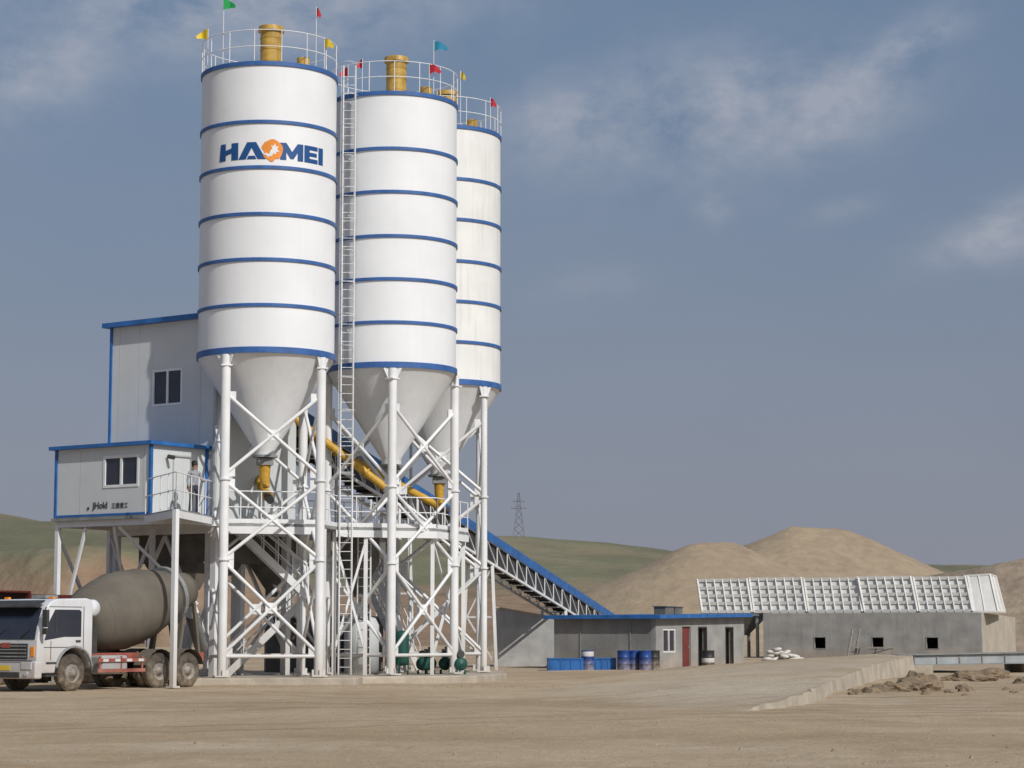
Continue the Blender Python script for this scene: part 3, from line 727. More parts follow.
for (x,y,s_) in((-8.4,77.2,1.0),(-5.4,77.8,.85)):
    T=thing('weigh_hopper','dusty dark steel weighing hopper hanging below the walkway','hopper',(x,y,2.9),rad(20),'weighing hoppers under the plant')
    m=MB(); m.lathe([(.85*s_,2.1),(.85*s_,1.2),(.22*s_,.25),(.22*s_,0)],(0,0,0),(0,0,1),24); m.obj('hopper_shell',MIXST,T)
    m=MB()
    for i in range(4):
        a=i*math.pi/2+.4; m.beam((.9*s_*math.cos(a),.9*s_*math.sin(a),1.6),(.9*s_*math.cos(a),.9*s_*math.sin(a),2.3),.08)
    m.obj('hanger',GREYST,T)
T=thing('storage_shed','small dull grey sheet metal shed behind the silo legs','shed',(-7.2,84.5,0),rad(8))
m=MB(); m.box((0,0,1.1),(4.4,2.2,2.2)); m.obj('shed_wall',MIXST,T)
m=MB(); m.prism([(-2.3,2.2),(2.3,2.2),(2.3,2.28),(-2.3,2.28)],-1.3,1.3); m.obj('roof',GREYST,T)
m=MB(); m.box((.8,-1.12,.95),(.9,.05,1.9)); m.obj('door',DARK,T)
T=thing('additive_tank','pale grey upright additive tank standing between silo legs','tank',(-5.35,78.8,.22))
m=MB(); m.lathe([(.001,0),(.62,0),(.62,1.7),(.5,1.95),(.2,2.05),(.001,2.05)],(0,0,0),(0,0,1),32); m.obj('tank_shell',PANEL,T)
m=MB(); m.cyl((.3,-.6,.2),(.3,-.6,2.4),.04,n=8); m.cyl((.3,-.6,2.4),(.1,0,2.3),.04,n=8); m.obj('pipe',DARK,T)

def screw(p,q,label):
    T=thing('screw_conveyor',label,'screw conveyor',p,0,'cement screw conveyors')
    p=Vector(p);q=Vector(q)-p;o=Vector((0,0,0)); m=MB(); m.cyl(o,q,.14,n=16)
    for i in range(5): c=q*(i/4); dd=q.normalized()*.03; m.cyl(c-dd,c+dd,.19,n=16)
    m.obj('screw_tube',YEL,T)
    m=MB(); dd=q.normalized(); m.cyl(o-dd*.5,o-dd*.02,.13,n=12); m.obj('drive_motor',DARK,T)
screw((-4.1,76.6,6.45),(-8.0,76.4,9.4),'yellow tubular screw conveyor rising from the ladder silo')
screw((-2.75,81.7,6.35),(-7.6,78.4,8.8),'yellow tubular screw conveyor rising from the weathered silo')
screw((-8.15,73.3,6.2),(-9.2,76.6,7.6),'short yellow screw conveyor below the lettered silo')

T=thing('steel_ladder','white vertical steel ladder from the slab to the walkway','ladder',(-5.1,76.2,.25))
m=MB()
for sx in(-.22,.22): m.beam((sx,0,0),(sx,0,6.0),.05)
z=.3
while z<5.9: m.cyl((-.22,0,z),(.22,0,z),.017,n=5); z+=.3
m.obj('ladder_frame',WHITE,T)

# ------------------------------------------------------------------ belt conveyor
A=Vector((5.07,120,1.25)); B=Vector((-8.0,78.5,8.2))
T=thing('belt_conveyor','long inclined belt conveyor with white lattice sides and blue cover','conveyor',A)
d=(B-A); Ln=d.length; dn=d.normalized(); sd=Vector((-dn.y,dn.x,0)).normalized(); upv=Vector((0,0,1))
def cp(t,s_,h_): return dn*t+sd*s_*.6+upv*h_
m=MB()
for s_ in(-1,1):
    m.beam(cp(0,s_,0),cp(Ln,s_,0),.10,.10); m.beam(cp(0,s_,.95),cp(Ln,s_,.95),.07,.07)
    k=int(Ln/1.5)
    for i in range(k+1):
        t=Ln*i/k; m.beam(cp(t,s_,0),cp(t,s_,.95),.045,.045)
        if i<k:
            t2=Ln*(i+1)/k
            m.beam(cp(t,s_,0),cp(t2,s_,.95),.04,.04)
for i in range(k+1):
    t=Ln*i/k; m.beam(cp(t,-1,0),cp(t,1,0),.05,.05)
m.obj('lattice_truss',WHITE,T)
m=MB(); 
arc=[(-1.10,.92),(-1.12,1.32),(-.7,1.47),(0,1.52),(.7,1.47),(1.12,1.32),(1.10,.92)]
vs=[cp(t,s_,h_) for t in(0,Ln) for s_,h_ in arc]; n_=len(arc)
m.add(vs,[(i,i+1,n_+i+1,n_+i) for i in range(n_-1)]); m.obj('cover',BLUE2,T)
m=MB(); vs=[cp(t,s_,h_) for t in(0,Ln) for s_,h_ in((-.75,.82),(-.6,.5),(.6,.5),(.75,.82))]
m.add(vs,[(i,i+1,4+i+1,4+i) for i in range(3)]); 
vs=[cp(t,s_,h_) for t in(0,Ln) for s_,h_ in((-.7,.22),(.7,.22))]; m.add(vs,[(0,1,3,2)])
for i in range(1,int(Ln/1.25)): m.cyl(cp(i*1.25,-.7,.18),cp(i*1.25,.7,.18),.05,n=6)
m.obj('belt',BELT,T)
m=MB(); vs=[cp(t,.85,h_) for t in(0,Ln) for h_ in(.1,.9)]; m.add(vs,[(0,1,3,2)]); m.obj('inner_shade_sheet',DARK,T)  # dark sheet added to stand for the shade inside the truss
for t in(10,22,33,41):
    m=MB(); base=dn*t
    for s_ in(-1,1):
        p=cp(t,s_,0); q=Vector((p.x+sd.x*s_*.2,p.y+sd.y*s_*.2,-A.z)); m.beam(p,q,.14,.14)
    hz_=(base.z+A.z)
    m.beam(cp(t,-1,-hz_*.5),cp(t,1,-hz_*.5),.08,.08); m.beam(cp(t,-1,-hz_*.5),cp(t,1,-.1),.06,.06); m.beam(cp(t,1,-hz_*.9),cp(t,-1,-hz_*.5),.06,.06)
    m.obj('support_frame',WHITE,T)

# ------------------------------------------------------------------ small office building
T=thing('site_office','low grey cement building with blue roof edge and open doors','building',(6.56,101,0),rad(60))
Hh=2.3; OL=9.85
m=MB()
m.wall((0,0,0),(1,0,0),OL,Hh,(0,.24,0),[(.74,2.1,.75,1.85),(2.77,3.7,0,1.95),(4.5,5.5,0,1.95),(7.6,8.55,0,1.95)],m=0,H2=2.42)
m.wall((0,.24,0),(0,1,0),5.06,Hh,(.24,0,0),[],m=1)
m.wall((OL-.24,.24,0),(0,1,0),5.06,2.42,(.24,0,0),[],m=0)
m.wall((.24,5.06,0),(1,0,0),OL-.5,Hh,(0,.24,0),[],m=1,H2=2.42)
m.obj('wall',[CONCL,CONC],T)  # sunlit and shaded faces also differ in painted colour
m=MB(); vs=[(-.35,-.4,Hh+.0),(OL+.2,-.4,2.44),(OL+.2,5.7,2.44),(-.35,5.7,Hh)]
m.add(vs+[(x,y,z+.17) for x,y,z in vs],[(0,1,2,3),(7,6,5,4),(0,4,5,1),(1,5,6,2),(2,6,7,3),(3,7,4,0)]); m.obj('roof',BLUE2,T)
window(T,.74,2.1,.75,1.85,.03,2,.08)
m=MB(); m.box((3.235,.12,.97),(.93,.05,1.95)); dro=m.obj('door',M('red_door',(.16,.035,.03),.6,var=.2),T,label='dark red closed door')
m=MB(); m.box((3.6,.07,1.0),(.04,.06,.14)); m.obj('handle',GREYST,dro)
for (x0_,x1_) in((4.5,5.5),(7.6,8.55)):
    m=MB()
    for x in(x0_+.03,x1_-.03): m.box((x,.02,.97),(.06,.07,1.94))
    m.box(((x0_+x1_)/2,.02,1.92),(x1_-x0_-.12,.07,.06)); m.obj('door_frame',DARK,T)
for c_,s_ in(((2.9,1.0,2.68),(.9,.6,.38)),((4.1,1.1,2.70),(.8,.6,.32))):
    m=MB(); m.box(c_,s_); m.box((c_[0],c_[1],c_[2]+s_[2]/2+.02),(s_[0]+.1,s_[1]+.1,.04)); m.obj('roof_vent_box',MIXST,T)
for x,y in((-.02,1.3),(-.02,3.9)):
    m=MB(); m.box((x,y,1.15),(.03,.05,2.2)); m.obj('downpipe',GREYST,T)

T=thing('block_wall','low grey cement block wall beside the conveyor','wall',(-.9,110,0),rad(-4))
m=MB(); m.wall((0,0,0),(1,0,0),3.9,2.9,(0,.25,0),[],H2=2.2); m.obj('wall_face',BLOCK,T)
m=MB(); m.beam((-.05,.12,2.95),(3.95,.12,2.24),.34,.08); m.obj('coping',PAD,T)

def barrel(mat,band):
    T=thing('oil_barrel','','barrel',(0,0,0),0,'barrels outside the site office')
    m=MB(); m.lathe([(.001,.03),(.27,.03),(.29,0),(.29,.02),(.28,.04),(.28,.28),(.295,.30),(.28,.32),(.28,.56),(.295,.58),(.28,.60),(.28,.84),(.29,.86),(.29,.88),(.27,.86),(.001,.855)],(0,0,0),(0,0,1),24)
    m.obj('drum_shell',mat,T)
    m=MB(); m.cyl((.16,0,.855),(.16,0,.885),.035,n=10); m.obj('bung',GREYST,T)
    if band:
        m=MB(); m.lathe([(.284,.35),(.286,.36),(.286,.53),(.284,.54)],(0,0,0),(0,0,1),24); m.obj('painted_band',WHITE,T)
    return T
b1=barrel(BARB,False); b1.location=(3.36,98.6,0); b1['label']='blue steel barrel with white band standing by water tank'
m=MB(); m.lathe([(.284,.62),(.286,.63),(.286,.82),(.284,.83)],(0,0,0),(0,0,1),24); m.obj('painted_band',WHITE,b1)
b2_=barrel(BARB,False); b2_.location=(4.95,98.3,0); b2_['label']='blue steel barrel standing against the grey office wall'
for p in((5.42,98.6),(5.9,98.2),(5.2,99.1)): copy_thing(b2_,(p[0],p[1],0),random.uniform(0,6))
b4_=barrel(BARD,False); b4_.location=(6.3,98.7,0); b4_['label']='black steel barrel beside the blue barrels'
b3_=barrel(BARD,True); b3_.location=(8.75,98.9,0); b3_['label']='black barrel with pale band outside the open door'
def tank(loc,sx,label):
    T=thing('water_tank',label,'tank',loc,rad(4))
    m=MB(); t=.04; sy=.8; sz=.55
    m.box((0,-sy/2,sz/2),(sx,t,sz)); m.box((0,sy/2,sz/2),(sx,t,sz)); m.box((-sx/2+t/2,0,sz/2),(t,sy-t,sz)); m.box((sx/2-t/2,0,sz/2),(t,sy-t,sz)); m.box((0,0,.05),(sx-2*t,sy-t,.05))
    for i in range(4): m.box((-sx/2+.1+i*(sx-.2)/3,-sy/2-.03,sz/2),(.05,.04,sz))
    m.box((0,-sy/2-.03,sz-.03),(sx,.045,.06)); m.obj('tank_shell',BLUE2,T)
tank((2.35,98.2,0),1.55,'open blue steel water tank on the dirt')
tank((4.1,99.0,0),1.0,'small blue steel tank between the barrels')

# ------------------------------------------------------------------ aggregate bin building
T=thing('retaining_building','long low grey cement wall with small openings below the bins','building',(16.8,148,0),rad(-24.3))
m=MB(); m.wall((0,0,0),(1,0,0),14.6,2.95,(0,.3,0),[(3.5,4.3,.6,1.4),(7.4,8.2,.6,1.4),(11.0,11.8,.6,1.4)],m=0)
m.wall((14.6,.3,0),(0,1,0),10.4,2.95,(-.3,0,0),[],m=1,H2=2.7); m.wall((0,.3,0),(0,1,0),10.4,2.95,(.3,0,0),[],m=0,H2=2.7)
m.wall((.3,10.4,0),(1,0,0),14.0,2.7,(0,.3,0),[],m=0)
m.obj('wall',[CONCL,CONCB],T)
m=MB(); m.box((7.3,5.6,2.5),(14,9.4,.15)); m.obj('slab',PAD,T)
for x in(3.9,7.8,11.4):
    m=MB()
    m.box((x,.02,.62),(.86,.08,.05)); m.box((x,.02,1.38),(.86,.08,.05)); m.box((x-.4,.02,1.0),(.05,.08,.7)); m.box((x+.4,.02,1.0),(.05,.08,.7)); m.obj('window_frame',GREYST,T)
T=thing('aggregate_bin','row of white ribbed steel panels around the aggregate hoppers','aggregate bin',(16.8,148,3.0),rad(-24.3))
edges=[-4.6,-.9,2.9,6.7,10.4,14.0]
for n0,(x0_,x1_) in enumerate(zip(edges,edges[1:])):
    hgt=2.28+.05*(n0%2); lean=1.15+.12*((n0*7)%3-1)
    def P(x,v,off=0): 
        return Vector((x-.70*v,.7+lean*v-off,.02+hgt*v))
    a,b=x0_+.08,x1_-.08
    m=MB(); m.add([P(a,0),P(b,0),P(b,1),P(a,1),P(a,0,-.03),P(b,0,-.03),P(b,1,-.03),P(a,1,-.03)],[(0,1,2,3),(7,6,5,4),(0,4,5,1),(1,5,6,2),(2,6,7,3),(3,7,4,0)])
    for i in range(7):
        x=a+(b-a)*i/6; m.beam(P(x,0,.09),P(x,1,.09),.12 if i in(0,6) else .07,.20)
    for v in(0.03,.27,.5,.73,.97): m.beam(P(a,v,.10),P(b,v,.10),.08 if .1<v<.9 else .12,.21)
    m.obj('bin_panel',BINP,T)
m=MB()
q0=[Vector((13.85,.66,.02)),Vector((15.5,1.0,.02)),Vector((14.8,2.0,2.45)),Vector((13.15,1.75,2.35))]
m.add(q0+[p+Vector((.0,.05,0)) for p in q0],[(0,1,2,3),(7,6,5,4),(0,4,5,1),(1,5,6,2),(2,6,7,3),(3,7,4,0)])
m.beam(q0[0],q0[1],.12,.12);m.beam(q0[1],q0[2],.12,.12);m.beam(q0[2],q0[3],.12,.12);m.beam(q0[0].lerp(q0[1],.1),q0[3].lerp(q0[2],.15),.14,.12); m.beam(q0[0].lerp(q0[1],.5),q0[3].lerp(q0[2],.55),.07,.12)
q1=[Vector((15.5,1.0,.02)),Vector((15.1,5.0,.02)),Vector((14.5,5.2,2.4)),Vector((14.8,2.0,2.45))]
m.add(q1,[(0,1,2,3)]); m.beam(q1[0],q1[1],.1); m.beam(q1[3],q1[2],.1); m.beam(q1[1],q1[2],.1); m.beam(q1[0].lerp(q1[1],.5),q1[3].lerp(q1[2],.5),.1)
m.obj('end_panel',BINP,T)
for x in(-4.3,-2.5,-.7):
    for y in(.9,4.5):
        m=MB(); m.box((x,y,-1.5),(.18,.18,2.98)); m.obj('support_post',GREYST,T)
m=MB(); m.box((-2.5,.72,-.1),(4.0,.2,.2)); m.obj('floor_beam',GREYST,T)
m=MB()
x0_,x1_=edges[0],edges[1]
vs=[(x0_,1.0,.0),(x1_,1.0,.0),(x1_,4.5,.0),(x0_,4.5,.0),(x0_+1.2,2.3,-1.5),(x1_-1.2,2.3,-1.5),(x1_-1.2,3.2,-1.5),(x0_+1.2,3.2,-1.5)]
m.add(vs,[(0,1,5,4),(1,2,6,5),(2,3,7,6),(3,0,4,7)])
m.obj('hopper',GREYST,T)

# sacks
sm=MB(); bmv=[]
n1,n2=14,8
for j in range(n2+1):
    ph=-math.pi/2+math.pi*j/n2
    for i in range(n1):
        th=2*math.pi*i/n1; cx=math.copysign(abs(math.cos(th))**.5,math.cos(th)); sx=math.copysign(abs(math.sin(th))**.5,math.sin(th))
        r=abs(math.cos(ph))**.6; zz_=math.sin(ph)
        bmv.append((.36*cx*r,.22*sx*r*(1+.08*math.sin(5*th)),.10+.10*zz_+.015*math.sin(7*th+j)))
sm.add(bmv,[(j*n1+i,j*n1+(i+1)%n1,(j+1)*n1+(i+1)%n1,(j+1)*n1+i) for j in range(n2) for i in range(n1)],0,True)
sme=sm.mesh('sack',[SACK])
for lvl,cnt in((0,8),(1,6),(2,4),(3,3),(4,1)):
    for i in range(cnt):
        o=bpy.data.objects.new('cement_sack',sme); COL.objects.link(o)
        o.location=(14.6+(i-(cnt-1)/2)*.34-.12*lvl+random.uniform(-.08,.08),118+random.uniform(-.25,.25),lvl*.17); o.rotation_euler=(random.uniform(-.25,.25),random.uniform(-.25,.25),random.uniform(-1,1)+.8)
        tag(o,'pale filled sack lying in a loose heap on dirt','sack','heap of sacks')
T=thing('wooden_trestle','weathered timber frame leaning near the grey wall','wooden frame',(21.9,137,0),rad(-12))
m=MB()
for x in(-1.2,-.75): m.beam((x,0,0),(x+.35,.5,1.9),.10,.10)
m.beam((-1.15,.12,.5),(-.7,.12,.5),.07,.07); m.beam((-1.0,.35,1.3),(-.5,.35,1.3),.07,.07)
m.box((.5,.1,.75),(2.3,.7,.08))
for x in(-.5,.5,1.5): m.beam((x-.1,.1,0),(x+.1,.1,.72),.08,.08)
m.beam((-.6,.1,.1),(1.5,.1,.7),.06,.06); m.obj('timber_frame',WOOD,T)

# ------------------------------------------------------------------ ramp + weighbridge
RM=ground_material('dusty_ramp_surface',True)
right=[(2.0,42,-.12),(4.6,46.5,.0),(6.6,51,.22),(9.7,65,.40),(13.3,80,.58),(16.7,92.0,.70)]
left=[(-4.5,58,-.12),(-2.0,66,-.10),(1.5,78,-.05),(6.5,90,.22),(12.0,96,.55),(15.5,98.5,.68)]
m=MB(); nu,nv=110,44; vs=[]; fade=[]
def pl(P_,t):
    k_=t*(len(P_)-1); i_=min(int(k_),len(P_)-2); return Vector(P_[i_]).lerp(Vector(P_[i_+1]),k_-i_)
for i in range(nu+1):
    a=pl(right,i/nu); b=pl(left,i/nu)
    for j in range(nv+1):
        p=a.lerp(b,j/nv)
        u=j/nv; crown=.05*math.sin(math.pi*u)
        if j>0: p.z+=groundz(p.x,p.y)+N(p.x*.5,p.y*.4,4)*.05+N(p.x*1.7,p.y*1.2,6)*.02
        p.z+=crown*sst(0,.2,i/nu)
        if j==0: p.x+=N(p.y*.7,0,1)*.2+N(p.y*2.1,0,4)*.1; p.z+=N(p.y*.9,3,1)*.05
        vs.append(p); fade.append(sst(.05,.35,i/nu+N(p.x*.3,p.y*.3,2)*.15)*(1-sst(.45,.95,u+N(p.x*.3,p.y*.2,7)*.3)))
fs=[(i*(nv+1)+j,(i+1)*(nv+1)+j,(i+1)*(nv+1)+j+1,i*(nv+1)+j+1) for i in range(nu) for j in range(nv)]
m.add(vs,fs,0,True)
for i in range(nu):
    a=vs[i*(nv+1)];b=vs[(i+1)*(nv+1)]
    m.add([a,b,b+Vector((.10,0,-.9)),a+Vector((.10,0,-.9))],[(0,1,2,3)],1)
fade+= [0]*(len(m.v)-len(fade))
ra=m.obj('ramp_road',[RM,PAD]); ra['kind']='structure'
at=ra.data.attributes.new('fade','FLOAT','POINT')
if len(at.data)==len(fade): at.data.foreach_set('value',fade)
WBS=M('weighbridge_steel',(.36,.39,.41),.5,var=.2,streak=.3)
T=thing('weighbridge','grey steel truck weighbridge deck on low concrete blocks','weighbridge',(16.7,92.2,0),rad(1))
T.rotation_euler=(0,rad(-1.1),rad(1))
m=MB(); m.box((8,3.0,.68),(16,3.4,.10)); m.box((8,1.32,.50),(16,.1,.44)); m.box((8,4.7,.52),(16,.1,.40)); m.obj('deck',WBS,T)
m=MB()
for i in range(17): m.box((.3+i*.96,1.255,.50),(.05,.05,.38))
m.box((8,1.24,.74),(16,.16,.06)); m.box((8,1.24,.30),(16,.12,.05)); m.obj('side_rib',GREYST,T)
for x in(.5,5.5,10.5,15.5):
    m=MB(); m.box((x,3,.08),(1.1,3.7,.42)); m.obj('footing',PAD,T)

def rock(loc,s,seed,name,label,cat,grp):
    bm=bmesh.new(); bmesh.ops.create_icosphere(bm,subdivisions=4 if s[0]>.4 else 3,radius=1)
    for v in bm.verts:
        n_=v.co.normalized(); d_=1+.38*noise.noise(n_*1.6+Vector((seed,0,0)))+.2*noise.noise(n_*4+Vector((0,seed,0)))+.12*noise.noise(n_*9)+.07*noise.noise(n_*18)
        v.co=Vector((n_.x*d_*s[0],n_.y*d_*s[1],max(n_.z*d_*s[2],-.3*s[2])))
    me=bpy.data.meshes.new(name); bm.to_mesh(me); bm.free(); me.materials.append(ROCK)
    o=bpy.data.objects.new(name,me); COL.objects.link(o); o.location=loc
    return tag(o,label,cat,grp)
rk=[(10.7,62.5,.6,.5,.26),(11.5,63.8,.7,.6,.33),(12.1,66.5,.5,.5,.45),(12.7,67.5,.4,.4,.35),(9.9,61.2,.3,.3,.18),(12.8,62.6,.25,.2,.16),(9.2,59.5,.2,.2,.12),(13.4,66,.2,.22,.14),(15.8,77,.9,.5,.30),(17.3,81,.9,.5,.32),(16.6,72,.35,.3,.2)]
for i,(x,y,a,b,c_) in enumerate(rk):
    big=a>.38
    rock((x,y,0.0),(a,b,c_),i*3.7,'dirt_mound' if big else 'rock','rough brown heap of broken earth beside the ramp' if big else 'small brown clod lying beside the ramp edge','dirt mound' if big else 'rock','spoil along the ramp edge')
for i in range(24):
    x=random.gauss(11.8,1.3); y=random.gauss(64.5,3); s_=random.uniform(.05,.13)
    x=max(x,8.4+(y-58)*.25)
    rock((x,y,0),(s_,s_*.8,s_*.7),i*1.3+50,'rock','small brown clod lying beside the ramp edge','rock','spoil along the ramp edge')

# ------------------------------------------------------------------ machines below silos
T=thing('air_tank','upright green compressed air tank on the silo slab','air tank',(-3.8,76.6,.22))
m=MB(); m.lathe([(.001,.3),(.2,.33),(.24,.45),(.24,1.35),(.2,1.48),(.001,1.52)],(0,0,0),(0,0,1),24); m.obj('tank_shell',GREEN,T)
m=MB()
for i in range(3): a=i*2.1; m.beam((.2*math.cos(a),.2*math.sin(a),0),(.22*math.cos(a),.22*math.sin(a),.5),.05,.05)
m.obj('stand',GREEN,T)
for i,(x,y) in enumerate(((-3.0,77.6),(-2.35,78.2),(-1.9,77.4))):
    T=thing('air_compressor','dark green air compressor with motor on horizontal tank','compressor',(x,y,.22),rad(70+20*i),'machines between the silo legs')
    m=MB(); m.lathe([(.001,-.5),(.18,-.46),(.23,-.4),(.23,.4),(.18,.46),(.001,.5)],(0,0,.36),(1,0,0),20); m.obj('tank_shell',GREEN,T)
    m=MB(); m.cyl((-.4,0,.70),(.0,0,.70),.13,n=16); m.box((.28,0,.72),(.28,.28,.3)); m.cyl((.28,-.05,.72),(.28,-.05,.95),.09,n=10); m.obj('motor',DARK,T)
    m=MB()
    for sx in(-.35,.35):
        for sy in(-.16,.16): m.box((sx,sy,.07),(.06,.06,.16))
    m.obj('foot',GREEN,T)

# ------------------------------------------------------------------ trucks
def slab(pts,off,th,mat,name,par,bev=0):
    n_=(Vector(pts[1])-Vector(pts[0])).cross(Vector(pts[2])-Vector(pts[0])).normalized()
    A_=[Vector(p)+n_*off for p in pts];B_=[a-n_*th for a in A_]; k_=len(pts); m=MB()
    m.add(A_+B_,[tuple(range(k_)),tuple(reversed(range(k_,2*k_)))]+[(i,k_+i,k_+(i+1)%k_,(i+1)%k_) for i in range(k_)]); return m.obj(name,mat,par,bevel=bev)
def wheel(T,x,y,sy,dual):
    m=MB(); r=.53; w_=.30
    def ty(yc):
        m.lathe([(.29,-w_/2),(.44,-w_/2),(.50,-w_/2+.03),(r,-w_/2+.07),(r,w_/2-.07),(.50,w_/2-.03),(.44,w_/2),(.29,w_/2)],(x,yc,r-.01),(0,1,0),36)
        for i in range(36):
            a=2*math.pi*i/36; m.box((x+math.cos(a)*r,yc,r-.01+math.sin(a)*r),(.02,w_*.62,.05),R=Matrix.Rotation(-a,3,'Y'))
    ty(y)
    if dual: ty(y-sy*.33)
    o=m.obj('wheel',RUBD,T)
    m=MB(); s_=sy
    dep=.02 if not dual else -.06
    pr=[(.30,w_/2),(.28,w_/2-.03),(.24,w_/2-.08),(.18,w_/2+dep),(.12,w_/2+dep+.02),(.11,w_/2+dep+.08),(.001,w_/2+dep+.09)]
    m.lathe([(a,s_*b) for a,b in pr],(x,y,r-.01),(0,1,0),24)
    m.cyl((x,y-s_*w_*.45,r-.01),(x,y-s_*w_*.40,r-.01),.3,n=24)
    for i in range(10):
        a=2*math.pi*i/10; c=Vector((x+.15*math.cos(a),y+s_*(w_/2+dep),r-.01+.15*math.sin(a))); m.cyl(c,c+Vector((0,s_*.03,0)),.016,n=6)
    m.obj('rim',RIMM,o)
arc=[(.70*math.cos(t),.53+.70*math.sin(t)) for t in [math.pi*(i/12) for i in range(13)]]
CAB=[(1.42,.50),(1.46,.95),(1.44,1.45),(1.36,1.80),(1.24,2.10),(1.08,2.40),(.94,2.54),(.72,2.62),(-.50,2.66),(-.70,2.62),(-.76,2.50),(-.76,.62)]+[(x,z) for x,z in reversed(arc) if z>.60]+[(.74,.50)]
def cab(T,paint,trim,plate=True):
    m=MB(); m.prism(CAB,-1.22,1.22); m.obj('cab_body',paint,T,bevel=.065)
    m=MB(); m.box((0,0,.95),(1.3,1.9,.1)); m.obj('wheel_arch_liner',DARK,T)
    ws=[(1.44,1.46,1.10),(1.36,1.81,1.09),(1.24,2.11,1.07),(1.10,2.37,1.02)]
    vs=[]
    for (x,z,hw) in ws: vs+=[(x+.012,-hw,z+.004),(x+.012,hw,z+.004),(x-.02,-hw,z),(x-.02,hw,z)]
    fs=[]
    for i in range(3):
        o_=i*4; fs+=[(o_,o_+1,o_+5,o_+4),(o_+1,o_+3,o_+7,o_+5),(o_,o_+4,o_+6,o_+2)]
    fs+=[(0,2,3,1),(12,13,15,14)]
    m=MB(); m.add(vs,fs); m.obj('windshield',GLASS,T)
    m=MB()
    for sy in(-.5,.5): m.beam((1.47,sy,1.48),(1.41,sy+.35,1.76),.02,.02)
    m.obj('wiper',DARK,T)
    for sy in(1,-1):
        pts=[(1.18,sy*1.222,1.44),(.40,sy*1.222,1.54),(-.28,sy*1.222,1.54),(-.28,sy*1.222,2.26),(-.20,sy*1.222,2.32),(.78,sy*1.222,2.32),(.98,sy*1.222,2.02)]
        if sy<0: pts=pts[::-1]
        slab(pts,.008,.012,GLASS,'side_window',T)
        y=sy*1.222
        m=MB()
        m.box((-.38,y,1.72),(.022,.010,1.4)); m.box((.36,y,2.40),(1.3,.010,.018)); m.box((.45,y,1.24),(1.5,.010,.018)); m.box((.92,y,1.15),(.020,.010,.55)); m.box((.72,y,1.98),(.05,.026,.66)); m.obj('door_seam',DARK,T)
        m=MB(); m.box((-.16,sy*1.235,1.42),(.18,.03,.05)); m.obj('door_handle',DARK,T)
        m=MB(); m.beam((1.05,sy*1.15,2.38),(1.38,sy*1.44,2.34),.035,.035); m.beam((1.25,sy*1.2,1.62),(1.38,sy*1.44,1.66),.035,.035); m.box((1.38,sy*1.46,2.06),(.1,.20,.50)); m.box((1.38,sy*1.46,1.70),(.1,.18,.18)); m.obj('mirror',DARK,T,bevel=.02)
        m=MB(); m.box((.90,sy*1.12,.44),(.46,.26,.06)); m.box((.90,sy*1.16,.80),(.40,.16,.05)); m.obj('step',DARK,T)
        m=MB(); pa=[(.76*math.cos(t),.53+.76*math.sin(t)) for t in [math.pi*(.06+.88*i/10) for i in range(11)]]
        vv=[]
        for (a_,b_) in pa: vv+=[(a_,sy*1.20,b_),(a_,sy*1.285,b_),(a_*.93,sy*1.285,.53+(b_-.53)*.93)]
        m.add(vv,[(3*i,3*i+1,3*i+4,3*i+3) for i in range(10)]+[(3*i+1,3*i+2,3*i+5,3*i+4) for i in range(10)],0,True); m.obj('wheel_arch_trim',GREYST,T)
        m=MB(); m.box((1.52,sy*.88,.72),(.05,.42,.22)); m.obj('headlight',LAMP,T,bevel=.03)
        m=MB(); m.cyl((1.52,sy*.88,.50),(1.55,sy*.88,.50),.07,n=14); m.obj('fog_lamp',LAMP,T)
        m=MB(); m.box((1.45,sy*1.04,1.12),(.05,.16,.3)); m.obj('corner_lamp',ORNG,T,bevel=.02)
    m=MB(); m.box((1.38,0,.60),(.28,2.46,.50)); m.obj('bumper',trim,T,bevel=.05)
    m=MB(); m.box((1.53,0,.46),(.02,1.2,.16)); m.box((1.53,0,.86),(.02,2.2,.03)); m.obj('lower_grille',DARK,T)
    m=MB(); m.box((1.465,0,1.13),(.02,1.7,.44)); m.obj('grille_recess',DARK,T)
    m=MB(); 
    for i in range(4): m.box((1.485,0,.98+i*.1),(.02,1.6,.035))
    m.obj('grille',GREYST,T)
    m=MB(); m.box((1.50,0,1.30),(.02,.34,.14)); m.obj('front_emblem',RED,T)
    if plate:
        m=MB(); m.box((1.53,.0,.66),(.012,.46,.14)); m.obj('number_plate',PLATE,T)
    m=MB(); R_=Matrix.Rotation(rad(28),3,'Y'); m.box((1.24,0,2.48),(.40,2.20,.035),R=R_); m.obj('sun_visor',DARK,T)
    for y in(-.9,.9):
        m=MB(); m.box((.6,y,2.66),(.1,.16,.06)); m.obj('marker_lamp',ORNG,T)
    m=MB(); m.box((.0,0,2.70),(.5,.6,.10)); m.obj('roof_hatch',GREYST,T,bevel=.02)
    m=MB(); m.cyl((-.92,-.8,.9),(-.92,-.8,2.75),.07,n=12); m.box((-.92,.95,1.45),(.26,.34,.8)); m.obj('air_intake',DARK,T)

